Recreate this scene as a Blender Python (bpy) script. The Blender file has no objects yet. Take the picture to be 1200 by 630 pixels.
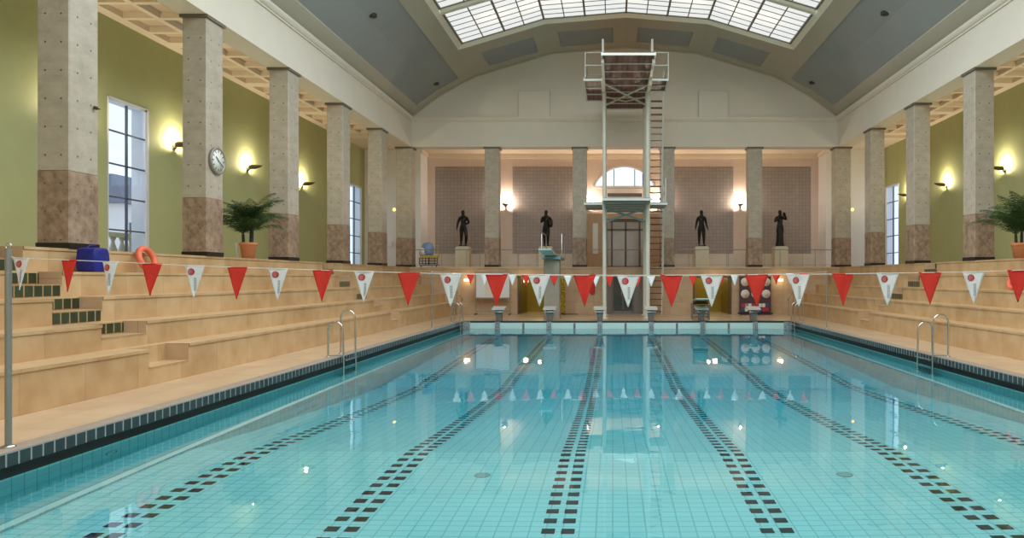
import bpy, bmesh, math, random
from mathutils import Vector, Matrix
random.seed(7)
PI = math.pi
SC = bpy.context.scene
COL = SC.collection

# ---------------------------------------------------------------- camera, world, light, exposure
F = 820.0            # focal length in pixels of the 1200 px wide frame
EYE = 1.81
cam_d = bpy.data.cameras.new('camera'); cam = bpy.data.objects.new('camera', cam_d); COL.objects.link(cam)
cam_d.sensor_width = 36; cam_d.lens = F / 1200 * 36
cam_d.shift_x = -118 / 1200; cam_d.shift_y = 10.5 / 1200
cam_d.clip_start = .05; cam_d.clip_end = 400
cam.location = (0, 0, EYE); cam.rotation_euler = (PI / 2, 0, 0)
SC.camera = cam
SC.view_settings.view_transform = 'Standard'; SC.view_settings.look = 'None'
SC.view_settings.gamma = 1; SC.view_settings.use_curve_mapping = False
SC.view_settings.exposure = 0.0
w = bpy.data.worlds.new('overcast_sky'); SC.world = w; w.use_nodes = True
bg = w.node_tree.nodes['Background']; bg.inputs[0].default_value = (.80, .90, 1.0, 1); bg.inputs[1].default_value = 1.4
cy = SC.cycles
cy.max_bounces = 10; cy.diffuse_bounces = 5; cy.glossy_bounces = 4; cy.transmission_bounces = 6
cy.transparent_max_bounces = 8; cy.sample_clamp_indirect = 4; cy.caustics_refractive = True; cy.caustics_reflective = False
cy.blur_glossy = 0.3; cy.use_denoising = True

def area_light(name, loc, sx, sy, power, color=(1, 1, 1), rot=(0, 0, 0)):
    d = bpy.data.lights.new(name, 'AREA'); d.shape = 'RECTANGLE'; d.size = sx; d.size_y = sy
    d.energy = power; d.color = color
    o = bpy.data.objects.new(name, d); COL.objects.link(o); o.location = loc; o.rotation_euler = rot
    return o
SKY_POWER = 3200
area_light('skylight_daylight', (.595, 12.6, 11.9), 14.0, 24.0, SKY_POWER, (.88, .95, 1))
PANE_GLOW = .62
SCONCE_POWER = 105
SCONCE_COLOR = (1, .84, .58)
BACK_SCONCE_COLOR = (1, .80, .62)

CX = .595                                    # centre line of the hall
def mir(x): return 2 * CX - x
def at(px, py, Y): return Vector(((px - 718) * Y / F, Y, EYE + (325.5 - py) * Y / F))

# ---------------------------------------------------------------- materials
def srgb(r, g, b):
    f = lambda c: (c / 255 / 12.92) if c / 255 <= .04045 else ((c / 255 + .055) / 1.055) ** 2.4
    return (f(r), f(g), f(b), 1)
def mat(name, col, rough=.6, metal=0, spec=.5, noise=0, nscale=4, bump=0, bscale=30, col2=None, stretch=None, coat=0):
    m = bpy.data.materials.new(name); m.use_nodes = True; nt = m.node_tree; N = nt.nodes; L = nt.links
    b = N['Principled BSDF']; c = srgb(*col)
    b.inputs['Base Color'].default_value = c; b.inputs['Roughness'].default_value = rough
    b.inputs['Metallic'].default_value = metal; b.inputs['Specular IOR Level'].default_value = spec
    b.inputs['Coat Weight'].default_value = coat
    if noise or bump or col2:
        tc = N.new('ShaderNodeTexCoord'); mp = N.new('ShaderNodeMapping'); L.new(tc.outputs['Object'], mp.inputs[0])
        if stretch: mp.inputs['Scale'].default_value = stretch
    if noise or col2:
        n = N.new('ShaderNodeTexNoise'); n.inputs['Scale'].default_value = nscale; n.inputs['Detail'].default_value = 6; n.inputs['Roughness'].default_value = .65
        L.new(mp.outputs[0], n.inputs['Vector'])
        r = N.new('ShaderNodeValToRGB'); L.new(n.outputs[0], r.inputs[0])
        c2 = srgb(*col2) if col2 else tuple(x * (1 - noise) for x in c[:3]) + (1,)
        r.color_ramp.elements[0].position = .32; r.color_ramp.elements[1].position = .68
        r.color_ramp.elements[0].color = c2; r.color_ramp.elements[1].color = c
        L.new(r.outputs[0], b.inputs['Base Color'])
    if bump:
        n2 = N.new('ShaderNodeTexNoise'); n2.inputs['Scale'].default_value = bscale; L.new(mp.outputs[0], n2.inputs['Vector'])
        bp = N.new('ShaderNodeBump'); bp.inputs['Strength'].default_value = bump; bp.inputs['Distance'].default_value = .01
        L.new(n2.outputs[0], bp.inputs['Height']); L.new(bp.outputs[0], b.inputs['Normal'])
    return m
def emis(name, col, s):
    m = bpy.data.materials.new(name); m.use_nodes = True; nt = m.node_tree; nt.nodes.clear()
    e = nt.nodes.new('ShaderNodeEmission'); o = nt.nodes.new('ShaderNodeOutputMaterial')
    e.inputs[0].default_value = srgb(*col); e.inputs[1].default_value = s; nt.links.new(e.outputs[0], o.inputs[0]); return m
def slab_mat(name, c1, c2, mortar, bw, bh, axes, msize=.006, rough=.5, offset=0., nscale=3, nz=.25, spec=.5, shift=(0, 0), bias=0., mottle=None):
    """stone slabs or tiles: brick texture over two chosen object axes, with a cloudy variation"""
    m = bpy.data.materials.new(name); m.use_nodes = True; nt = m.node_tree; N = nt.nodes; L = nt.links
    b = N['Principled BSDF']; b.inputs['Roughness'].default_value = rough; b.inputs['Specular IOR Level'].default_value = spec
    tc = N.new('ShaderNodeTexCoord'); sp = N.new('ShaderNodeSeparateXYZ'); cb = N.new('ShaderNodeCombineXYZ')
    L.new(tc.outputs['Object'], sp.inputs[0])
    L.new(sp.outputs['XYZ'.index(axes[0])], cb.inputs[0]); L.new(sp.outputs['XYZ'.index(axes[1])], cb.inputs[1])
    mp = N.new('ShaderNodeMapping'); mp.inputs['Location'].default_value = (shift[0], shift[1], 0); L.new(cb.outputs[0], mp.inputs[0])
    t = N.new('ShaderNodeTexBrick'); t.offset = offset; t.squash = 1; t.inputs['Scale'].default_value = 1
    t.inputs['Brick Width'].default_value = bw; t.inputs['Row Height'].default_value = bh
    t.inputs['Mortar Size'].default_value = msize; t.inputs['Mortar Smooth'].default_value = .1; t.inputs['Bias'].default_value = bias
    t.inputs['Color1'].default_value = srgb(*c1); t.inputs['Color2'].default_value = srgb(*c2); t.inputs['Mortar'].default_value = srgb(*mortar)
    L.new(mp.outputs[0], t.inputs['Vector'])
    n = N.new('ShaderNodeTexNoise'); n.inputs['Scale'].default_value = nscale; n.inputs['Detail'].default_value = 5; L.new(tc.outputs['Object'], n.inputs['Vector'])
    r = N.new('ShaderNodeValToRGB'); r.color_ramp.elements[0].position = .3; r.color_ramp.elements[1].position = .7
    lo = (1 - nz,) * 3 if mottle is None else mottle
    r.color_ramp.elements[0].color = (*lo, 1); r.color_ramp.elements[1].color = (1, 1, 1, 1)
    L.new(n.outputs[0], r.inputs[0])
    mx = N.new('ShaderNodeMixRGB'); mx.blend_type = 'MULTIPLY'; mx.inputs[0].default_value = 1
    L.new(t.outputs[0], mx.inputs[1]); L.new(r.outputs[0], mx.inputs[2]); L.new(mx.outputs[0], b.inputs['Base Color'])
    return m

STONE1, STONE2, STONEJ = (210, 180, 138), (192, 160, 118), (176, 144, 108)
M = {}
M['terrace_riser'] = slab_mat('honey stone risers', STONE1, STONE2, STONEJ, 1.15, 10, 'YZ', .005, .42, nscale=2.2, mottle=(.80, .72, .62))
M['terrace_top'] = slab_mat('honey stone treads', (212, 184, 146), (204, 174, 134), (172, 146, 114), 1.15, 10, 'YX', .006, .35, nscale=2.5, mottle=(.88, .82, .74))
M['stone_end'] = slab_mat('honey stone end wall', (204, 176, 144), (196, 166, 134), (166, 134, 100), .95, .6, 'XZ', .005, .45, nscale=2, mottle=(.86, .8, .72))
M['deck'] = slab_mat('pale honey floor slabs', (212, 186, 152), (200, 174, 142), (174, 148, 122), .6, .6, 'XY', .006, .28, nscale=1.6, mottle=(.86, .80, .76))
M['curb'] = mat('grey rose curb stone', (172, 156, 142), .4, noise=.3, nscale=8)
M['lip_tile'] = slab_mat('slate lip tiles side', (58, 70, 74), (46, 58, 62), (168, 164, 156), .157, 2, 'YZ', .011, .25, nscale=8, nz=.2)
M['lip_tile_end'] = mat('dark end lip', (52, 54, 54), .35, noise=.3, nscale=9)
M['gutter'] = mat('black gutter', (22, 20, 20), .5, noise=.3, nscale=5)
M['green_wall'] = mat('olive green plaster', (182, 186, 134), .8, noise=.06, nscale=1.5, bump=.15, bscale=60)
M['white_wall'] = mat('warm white plaster', (236, 234, 232), .8, noise=.04, nscale=2)
M['rose_wall'] = mat('rose beige plaster', (232, 214, 202), .8, noise=.05, nscale=2)
M['beam'] = mat('ivory painted plaster', (226, 218, 202), .75, noise=.05, nscale=1)
M['lunette'] = mat('ivory lunette plaster', (228, 218, 202), .75, noise=.06, nscale=.6)
M['vault'] = mat('beige vault plaster', (192, 185, 168), .8, noise=.06, nscale=.8)
M['vault_grey'] = mat('grey acoustic plaster', (160, 164, 164), .85, noise=.08, nscale=.7)
M['aisle_ceiling'] = mat('cream aisle ceiling', (240, 226, 206), .8, noise=.03)
M['coffer_field'] = mat('cream coffer field', (226, 206, 184), .85, noise=.04)
M['tile_panel'] = slab_mat('mauve grey mosaic tile', (172, 162, 158), (164, 154, 150), (144, 134, 130), .2, .2, 'XZ', .012, .5, nscale=1, nz=.08)
M['dado'] = slab_mat('white dado slabs', (226, 220, 208), (218, 212, 200), (160, 150, 140), 1.1, 4, 'XZ', .012, .4, nscale=2, nz=.08)
M['black'] = mat('black plinth stone', (28, 22, 22), .35, noise=.2)
M['cap_grey'] = mat('dark column cap', (112, 102, 88), .6)
M['white_paint'] = mat('white painted steel', (214, 216, 208), .35)
M['tower_paint'] = mat('pale grey green painted steel', (222, 222, 208), .35, noise=.08, nscale=6)
M['teal_paint'] = mat('grey teal painted steel', (128, 152, 154), .4, noise=.1, nscale=5)
M['steel'] = mat('brushed stainless steel', (200, 200, 198), .22, metal=1)
M['wood_brown'] = slab_mat('red brown platform planks', (122, 50, 34), (100, 40, 28), (30, 14, 10), .21, 30, 'XY', .028, .45, nscale=6, nz=.25)
M['tread_brown'] = mat('red brown ladder treads', (112, 62, 38), .5, noise=.3, nscale=8)
M['bronze'] = mat('dark bronze', (44, 42, 34), .38, metal=.55, noise=.4, nscale=14, col2=(24, 24, 20))
M['pedestal'] = mat('pale limestone', (216, 204, 176), .6, noise=.12, nscale=5)
M['red_cloth'] = mat('red pennant cloth', (232, 52, 36), .7, noise=.1, nscale=9)
M['white_cloth'] = mat('white pennant cloth', (246, 243, 240), .75, noise=.05, nscale=9)
M['red_print'] = mat('red print', (196, 44, 52), .7)
M['grey_print'] = mat('grey print', (150, 146, 152), .7)
M['cord'] = mat('white cord', (226, 220, 206), .7)
M['terracotta'] = mat('terracotta', (214, 138, 92), .7, noise=.15, nscale=6)
M['soil'] = mat('dark potting soil', (38, 28, 20), .9, noise=.4, nscale=30)
M['leaf'] = mat('dark green palm leaf', (56, 92, 42), .45, noise=.5, nscale=5)
M['stem'] = mat('dark palm stem', (46, 50, 26), .6, noise=.4, nscale=12)
M['orange'] = mat('faded orange plastic', (240, 118, 84), .5, noise=.08)
M['blue_bag'] = mat('royal blue nylon', (24, 34, 142), .55, noise=.5, nscale=9, bump=.5, bscale=14)
M['blue_light'] = mat('light blue nylon', (140, 168, 214), .5, noise=.3, nscale=12)
M['white_plastic'] = mat('white plastic', (232, 232, 228), .4)
M['clock_face'] = mat('clock dial', (238, 236, 228), .4)
M['dark_metal'] = mat('dark grey metal', (74, 70, 64), .45, metal=.4)
M['sconce_metal'] = mat('bronze grey sconce metal', (120, 108, 84), .4, metal=.5)
M['bulb'] = emis('warm bulb', (255, 222, 164), 4)
M['bulb_small'] = emis('small yellow lamp', (255, 206, 96), 3.5)
M['board_teal'] = mat('pale teal springboard', (186, 224, 220), .4, noise=.06)
M['concrete'] = mat('beige grey concrete', (172, 162, 144), .7, noise=.15, nscale=4)
M['block_top'] = mat('pale block top', (206, 204, 194), .5, noise=.1)
M['block_grey'] = mat('grey block pedestal', (128, 126, 120), .5, noise=.2, nscale=9)
M['mosaic_dark'] = slab_mat('dark and white pier mosaic', (60, 72, 78), (150, 160, 160), (190, 196, 194), .07, .07, 'XZ', .008, .3, nscale=20, nz=.1)
M['end_panel'] = mat('pale aqua end tiles', (206, 232, 224), .3, noise=.04)
M['olive'] = mat('olive passage wall', (158, 140, 42), .6, noise=.2, nscale=2)
M['olive_door'] = mat('dark olive door', (116, 100, 34), .5, noise=.2, nscale=3)
M['door_frame'] = mat('dark brown door frame', (96, 74, 52), .5)
M['door_grey'] = mat('grey door', (132, 126, 118), .5, noise=.08)
M['dark_glass'] = mat('dark door glass', (44, 42, 40), .08, spec=.8)
M['vest_frame'] = mat('brown metal frame', (104, 94, 80), .45)
M['vest_glass'] = mat('grey door glass', (186, 182, 172), .1, spec=.8, noise=.2, nscale=1.2)
M['vest_wall'] = mat('tan stone surround', (196, 168, 138), .6, noise=.12, nscale=3)
M['yellow'] = mat('yellow and black float rope', (246, 212, 40), .5, col2=(60, 44, 10), nscale=11)
M['red'] = mat('red plastic', (196, 28, 26), .4)
M['poster_dark'] = mat('dark poster', (84, 56, 62), .5, noise=.3, nscale=10)
M['poster_white'] = mat('cream print', (232, 220, 206), .5)
M['poster_blue'] = mat('blue print', (70, 76, 120), .5)
M['rail_grey'] = mat('grey rail', (150, 148, 140), .4, metal=.4)
M['window_white'] = mat('white window paint', (222, 226, 232), .45)
M['muntin'] = mat('dark blue grey glazing bar', (84, 92, 110), .5)
M['crate'] = mat('black plastic crate', (34, 32, 38), .5)
M['yellow_plain'] = mat('yellow plastic', (214, 184, 60), .5)
M['drain'] = mat('dull grey drain', (146, 186, 180), .5)
M['brick'] = slab_mat('red brown brickwork', (176, 110, 92), (160, 98, 82), (190, 170, 156), .25, .08, 'YZ', .01, .8, nscale=1)
M['slate'] = mat('slate roof', (96, 104, 124), .7, noise=.2, nscale=3)
M['render_wall'] = mat('pale rendered facade', (206, 202, 200), .8)
M['sandstone'] = mat('pale sandstone balustrade', (206, 198, 190), .7, noise=.1)
M['step_tile'] = slab_mat('dark green step tiles', (66, 76, 50), (52, 60, 40), (172, 146, 104), .19, 3, 'YZ', .014, .3, nscale=8, nz=.25)
M['skylight_white'] = mat('cream skylight surround', (248, 242, 224), .6)
M['skylight_bar'] = mat('dark bronze glazing bar', (128, 120, 104), .5)

# columns: travertine with plugs and slab joints
def column_mat(name, c1, c2, nscale, plugs, streak):
    m = mat(name, c1, .45, col2=c2, nscale=nscale, stretch=streak)
    if plugs:
        nt = m.node_tree; N = nt.nodes; L = nt.links; b = N['Principled BSDF']
        src = b.inputs['Base Color'].links[0].from_socket
        tc = N.new('ShaderNodeTexCoord'); sp = N.new('ShaderNodeSeparateXYZ'); L.new(tc.outputs['Object'], sp.inputs[0])
        def mth(op, a, bb=None):
            n = N.new('ShaderNodeMath'); n.operation = op
            for i, v in enumerate((a, bb)):
                if v is None: continue
                if isinstance(v, (int, float)): n.inputs[i].default_value = v
                else: L.new(v, n.inputs[i])
            return n.outputs[0]
        def cell(sock, period, off):     # distance from the nearest centre of a repeating cell
            return mth('ABSOLUTE', mth('SUBTRACT', mth('MODULO', mth('ADD', sock, 100 * period + off), period), period / 2))
        # plugs in rows: two per face, rows 0.53 m apart; on both faces
        dx = cell(sp.outputs[0], .30, 0); dy = cell(sp.outputs[1], .34, 0); dz = cell(sp.outputs[2], .53, .1)
        for d in (dx, dy):
            pass
        rx = mth('SQRT', mth('ADD', mth('MULTIPLY', dx, dx), mth('MULTIPLY', dz, dz)))
        ry = mth('SQRT', mth('ADD', mth('MULTIPLY', dy, dy), mth('MULTIPLY', dz, dz)))
        geo = N.new('ShaderNodeNewGeometry'); sn = N.new('ShaderNodeSeparateXYZ'); L.new(geo.outputs['Normal'], sn.inputs[0])
        isx = mth('GREATER_THAN', mth('ABSOLUTE', sn.outputs[0]), .5)
        px = mth('LESS_THAN', rx, .019); py = mth('LESS_THAN', ry, .019)
        hit = mth('ADD', mth('MULTIPLY', py, isx), mth('MULTIPLY', px, mth('SUBTRACT', 1, isx)))
        jz = mth('LESS_THAN', cell(sp.outputs[2], 1.06, .36), .004)
        fac = mth('MINIMUM', mth('ADD', hit, mth('MULTIPLY', jz, .25)), 1)
        mx = N.new('ShaderNodeMixRGB'); L.new(fac, mx.inputs[0]); L.new(src, mx.inputs[1]); mx.inputs[2].default_value = srgb(92, 84, 78)
        L.new(mx.outputs[0], b.inputs['Base Color'])
    return m
M['travertine'] = column_mat('grey travertine', (192, 182, 164), (168, 157, 140), 2.6, True, (1, 1, 1.6))
M['marble'] = column_mat('brown marble', (178, 152, 128), (118, 96, 78), 5.5, True, (1, 1, .8))

# pool tiles
def pool_tile(name, axes, c1, c2, grout, bw, bh, ms):
    return slab_mat(name, c1, c2, grout, bw, bh, axes, ms, .3, nscale=1.2, nz=.06)
M['pool_floor'] = pool_tile('pool floor tiles', 'XY', (184, 240, 234), (178, 236, 230), (142, 206, 204), .165, .13, .0075)
M['pool_wall'] = pool_tile('pool wall tiles side', 'YZ', (128, 216, 214), (120, 208, 208), (84, 168, 174), .165, .33, .007)
M['pool_wall_end'] = pool_tile('pool wall tiles end', 'XZ', (128, 216, 214), (120, 208, 208), (84, 168, 174), .165, .165, .007)
M['pool_ledge'] = pool_tile('pool ledge tiles', 'XY', (126, 204, 204), (118, 198, 198), (84, 168, 174), .33, .165, .007)
M['ledge'] = mat('pale ledge tiles', (214, 242, 232), .3)
M['lane_tile'] = mat('black lane tiles', (30, 40, 38), .3, noise=.3, nscale=3)

def water_mat():
    m = bpy.data.materials.new('pool water'); m.use_nodes = True; nt = m.node_tree; N = nt.nodes; L = nt.links; N.clear()
    out = N.new('ShaderNodeOutputMaterial'); g = N.new('ShaderNodeBsdfGlass'); g.inputs['IOR'].default_value = 1.33; g.inputs['Roughness'].default_value = 0
    L.new(g.outputs[0], out.inputs['Surface'])
    v = N.new('ShaderNodeVolumeAbsorption'); v.inputs['Color'].default_value = (.0, .84, 1.0, 1); v.inputs['Density'].default_value = .2
    L.new(v.outputs[0], out.inputs['Volume'])
    tc = N.new('ShaderNodeTexCoord'); n = N.new('ShaderNodeTexNoise'); n.inputs['Scale'].default_value = 1.6; n.inputs['Detail'].default_value = 2
    L.new(tc.outputs['Object'], n.inputs['Vector'])
    bp = N.new('ShaderNodeBump'); bp.inputs['Strength'].default_value = .08; bp.inputs['Distance'].default_value = .03
    L.new(n.outputs[0], bp.inputs['Height']); L.new(bp.outputs[0], g.inputs['Normal'])
    return m
M['water'] = water_mat()
def pane_mat():
    m = bpy.data.materials.new('lit opal skylight glass'); m.use_nodes = True; nt = m.node_tree; N = nt.nodes; L = nt.links; N.clear()
    out = N.new('ShaderNodeOutputMaterial'); e = N.new('ShaderNodeEmission'); e.inputs[0].default_value = (.92, .88, .80, 1); e.inputs[1].default_value = PANE_GLOW * .82
    t = N.new('ShaderNodeBsdfTranslucent'); t.inputs[0].default_value = (.32, .32, .31, 1); a = N.new('ShaderNodeAddShader')
    L.new(e.outputs[0], a.inputs[0]); L.new(t.outputs[0], a.inputs[1]); L.new(a.outputs[0], out.inputs[0])
    return m
M['pane'] = pane_mat()
def clear_glass():
    m = bpy.data.materials.new('clear window glass'); m.use_nodes = True; nt = m.node_tree; N = nt.nodes; L = nt.links; N.clear()
    out = N.new('ShaderNodeOutputMaterial'); t = N.new('ShaderNodeBsdfTransparent'); t.inputs[0].default_value = (.94, .97, 1, 1)
    g = N.new('ShaderNodeBsdfGlossy'); g.inputs['Roughness'].default_value = .02; mx = N.new('ShaderNodeMixShader'); mx.inputs[0].default_value = .05
    L.new(t.outputs[0], mx.inputs[1]); L.new(g.outputs[0], mx.inputs[2]); L.new(mx.outputs[0], out.inputs[0])
    return m
M['glass'] = clear_glass()

# ---------------------------------------------------------------- mesh helpers
class MB:
    def __init__(s): s.v = []; s.f = []; s.m = []; s.mats = []; s.cur = 0; s.sm = []; s.smooth = False
    def use(s, key):
        if key not in s.mats: s.mats.append(key)
        s.cur = s.mats.index(key); return s
    def add(s, vs, fs):
        o = len(s.v); s.v += [tuple(v) for v in vs]
        for f in fs: s.f.append([i + o for i in f]); s.m.append(s.cur); s.sm.append(s.smooth)
        return s
    def quad(s, a, b, c, d): return s.add([a, b, c, d], [(0, 1, 2, 3)])
    def box(s, x0, x1, y0, y1, z0, z1):
        return s.add([(x0,y0,z0),(x1,y0,z0),(x1,y1,z0),(x0,y1,z0),(x0,y0,z1),(x1,y0,z1),(x1,y1,z1),(x0,y1,z1)],
                     [(0,3,2,1),(4,5,6,7),(0,1,5,4),(1,2,6,5),(2,3,7,6),(3,0,4,7)])
    def bev(s, x0, x1, y0, y1, z0, z1, b):
        """box with chamfered vertical and top edges"""
        def ring(i, z): return [(x0+i,y0+b+i*0,z),(x0+b,y0+i,z),(x1-b,y0+i,z),(x1-i,y0+b,z),(x1-i,y1-b,z),(x1-b,y1-i,z),(x0+b,y1-i,z),(x0+i,y1-b,z)]
        r0 = ring(0, z0); r1 = ring(0, z1 - b)
        r2 = [(x0+b,y0+b,z1)]*0 + [(min(max(x, x0+b), x1-b), min(max(y, y0+b), y1-b), z1) for x, y, z in r1]
        vs = r0 + r1 + r2; fs = []
        for k in range(8):
            j = (k + 1) % 8; fs.append((k, j, 8 + j, 8 + k)); fs.append((8 + k, 8 + j, 16 + j, 16 + k))
        fs.append(tuple(range(7, -1, -1))); fs.append(tuple(range(16, 24)))
        return s.add(vs, fs)
    def bar(s, p, q, w, h=None, up=(0, 0, 1)):
        p = Vector(p); q = Vector(q); d = (q - p).normalized(); u = Vector(up)
        if abs(d.dot(u)) > .95: u = Vector((0, 1, 0))
        a = d.cross(u).normalized(); b = a.cross(d).normalized(); h = w if h is None else h
        a *= w / 2; b *= h / 2
        vs = [p-a-b, p+a-b, p+a+b, p-a+b, q-a-b, q+a-b, q+a+b, q-a+b]
        return s.add(vs, [(0,3,2,1),(4,5,6,7),(0,1,5,4),(1,2,6,5),(2,3,7,6),(3,0,4,7)])
    def tube(s, pts, r, n=10, closed=False, cap=True):
        pts = [Vector(p) for p in pts]; rings = []; N_ = len(pts); prev = None
        sm = s.smooth; s.smooth = True
        for i, p in enumerate(pts):
            if closed: d = pts[(i + 1) % N_] - pts[i - 1]
            else: d = pts[min(i + 1, N_ - 1)] - pts[max(i - 1, 0)]
            d.normalize()
            if prev is None:
                u = Vector((0, 0, 1)) if abs(d.z) < .9 else Vector((0, 1, 0)); a = d.cross(u).normalized()
            else:
                a = (prev - d * prev.dot(d)).normalized()
            prev = a; b = d.cross(a); rr = r[i] if isinstance(r, (list, tuple)) else r
            rings.append([p + a * rr * math.cos(2*PI*k/n) + b * rr * math.sin(2*PI*k/n) for k in range(n)])
        vs = [v for rg in rings for v in rg]; fs = []
        for i in range(N_ if closed else N_ - 1):
            j = (i + 1) % N_
            for k in range(n):
                l = (k + 1) % n; fs.append((i*n+k, i*n+l, j*n+l, j*n+k))
        s.add(vs, fs)
        if cap and not closed:
            s.smooth = False
            s.add(rings[0], [tuple(range(n-1, -1, -1))]); s.add(rings[-1], [tuple(range(n))])
        s.smooth = sm; return s
    def lathe(s, prof, c=(0, 0, 0), n=24, axis='z'):
        vs = []; fs = []; sm = s.smooth; s.smooth = True
        for r, h in prof:
            for k in range(n):
                a = 2 * PI * k / n; x, y = r * math.cos(a), r * math.sin(a)
                p = (x, y, h) if axis == 'z' else ((h, x, y) if axis == 'x' else (x, h, y))
                vs.append((p[0] + c[0], p[1] + c[1], p[2] + c[2]))
        for i in range(len(prof) - 1):
            for k in range(n):
                l = (k + 1) % n; fs.append((i*n+k, i*n+l, (i+1)*n+l, (i+1)*n+k))
        fs.append(tuple(range(n-1, -1, -1))); fs.append(tuple(range((len(prof)-1)*n, len(prof)*n)))
        s.add(vs, fs); s.smooth = sm; return s
    def build(s, name, mkey=None, parent=None, org=None):
        """link as ONE mesh object; org = the object's origin in the coordinates used so far"""
        me = bpy.data.meshes.new(name); o3 = Vector(org) if org is not None else Vector((0, 0, 0))
        me.from_pydata([tuple(Vector(v) - o3) for v in s.v], [], s.f)
        keys = s.mats or [mkey]
        for k in keys: me.materials.append(M[k])
        for p, mi, sm in zip(me.polygons, s.m, s.sm):
            p.material_index = mi if s.mats else 0; p.use_smooth = sm
        me.update()
        bm = bmesh.new(); bm.from_mesh(me); bmesh.ops.recalc_face_normals(bm, faces=bm.faces); bm.to_mesh(me); bm.free()
        ob = bpy.data.objects.new(name, me); COL.objects.link(ob)
        if parent is not None: ob.parent = parent
        ob.location = o3
        return ob
def tag(o, label=None, cat=None, group=None, kind=None):
    if label: o['label'] = label
    if cat: o['category'] = cat
    if group: o['group'] = group
    if kind: o['kind'] = kind
    return o
def empty(name, loc=(0, 0, 0), label=None, cat=None, group=None, rz=0, kind=None):
    o = bpy.data.objects.new(name, None); COL.objects.link(o); o.location = loc; o.rotation_euler = (0, 0, rz)
    o.empty_display_size = .1
    return tag(o, label, cat, group, kind)
def copy_tree(o, parent=None):
    c = o.copy(); COL.objects.link(c)
    if parent is not None: c.parent = parent
    for ch in list(o.children): copy_tree(ch, c)
    return c
def struct(ob, label=None): return tag(ob, label, None, None, 'structure')
def point(name, loc, e, col, r=.06):
    d = bpy.data.lights.new(name, 'POINT'); d.energy = e; d.color = col; d.shadow_soft_size = r
    o = bpy.data.objects.new(name, d); COL.objects.link(o); o.location = loc; return o

ORD = ['first', 'second', 'third', 'fourth', 'fifth', 'sixth', 'seventh', 'eighth', 'ninth', 'tenth', 'eleventh', 'twelfth', 'thirteenth', 'fourteenth']

# ---------------------------------------------------------------- measurements
D = 35.26                                     # front plane of the far column row
BAY = 4.43
ZG = 2.36                                     # gallery floor
ZB = 8.41                                     # underside of the beams
ZC = 9.0                                      # gallery ceiling
ZV = 9.87                                     # springing of the vault
XWL, XWR = -13.9, mir(-13.9)
XCL = -10.18                                  # inner face of the left columns
LIP = -6.26; ZW = -.31; Y0, Y1 = 3.0, 29.45   # pool edge, water level, pool length
YB = 40.6                                     # recessed back wall of the end gallery

# ---------------------------------------------------------------- floor and pool
m = MB()
XL0 = LIP - .27
m.use('deck')
m.box(XWL, XL0, -3, YB, -.06, 0)
m.box(mir(XL0), XWR, -3, YB, -.06, 0)
m.box(XL0, mir(XL0), Y1 + .14, D + 3.2, -.06, 0)
m.box(XL0, mir(XL0), -3, Y0, -.06, 0)
m.build('floor'); struct(bpy.data.objects['floor'], 'pale honey stone floor slabs around the pool')
m = MB()
m.use('curb')
m.box(XL0, LIP - .02, Y0, Y1 + .14, -.03, .002); m.box(mir(LIP) + .02, mir(XL0), Y0, Y1 + .14, -.03, .002)
m.use('lip_tile')
m.box(LIP - .02, LIP, Y0, Y1 + .1, -.145, .004); m.box(mir(LIP), mir(LIP) + .02, Y0, Y1 + .1, -.145, .004)
m.use('gutter')
m.box(LIP - .12, LIP - .02, Y0, Y1, -.145, -.03); m.box(mir(LIP) + .02, mir(LIP) + .12, Y0, Y1, -.145, -.03)
m.use('lip_tile_end'); m.box(LIP - .02, mir(LIP) + .02, Y1 - .02, Y1 + .14, -.075, .004)
o = m.build('trim_1'); struct(o, 'grey curb and dark square tiles along the pool edge')

ZF = ZW - 1.05; ZD = ZW - 3.7; LG = ZW - .95
prof = [(Y0, ZF), (9.6, ZF), (17.5, ZD), (Y1 - .08, ZD)]
xa, xb = LIP - .12, mir(LIP) + .12; la, lb = LIP + .46, mir(LIP) - .46; ye = Y1 - .08
m = MB()
m.use('gutter')
for x in (xa, xb): m.quad((x, Y0, -.145), (x, ye, -.145), (x, ye, ZW + .01), (x, Y0, ZW + .01))
m.use('pool_wall')
for x in (xa, xb): m.quad((x, Y0, ZW + .01), (x, ye, ZW + .01), (x, ye, LG), (x, Y0, LG))
m.use('ledge')
for x0, x1 in ((la - .11, la), (lb, lb + .11)): m.quad((x0, Y0, LG), (x1, Y0, LG), (x1, ye, LG), (x0, ye, LG))
m.use('pool_ledge')
for x0, x1 in ((xa, la - .11), (lb + .11, xb)): m.quad((x0, Y0, LG), (x1, Y0, LG), (x1, ye, LG), (x0, ye, LG))
m.use('pool_wall')
for x in (la, lb):
    for (a, za), (b, zb) in zip(prof, prof[1:]): m.quad((x, a, LG), (x, b, LG), (x, b, zb), (x, a, za))
m.use('pool_floor')
for (a, za), (b, zb) in zip(prof, prof[1:]): m.quad((la, a, za), (lb, a, za), (lb, b, zb), (la, b, zb))
m.use('end_panel'); m.quad((xa, ye, -.07), (xb, ye, -.07), (xb, ye, ZW - .14), (xa, ye, ZW - .14))
m.use('pool_wall_end'); m.quad((xa, ye, ZW - .14), (xb, ye, ZW - .14), (xb, ye, ZD), (xa, ye, ZD))
m.quad((xa, Y0, 0), (xb, Y0, 0), (xb, Y0, ZF), (xa, Y0, ZF))
basin = m.build('pool_basin'); struct(basin, 'turquoise tiled swimming pool basin with submerged side ledges')
for p in basin.data.polygons: pass

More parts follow.
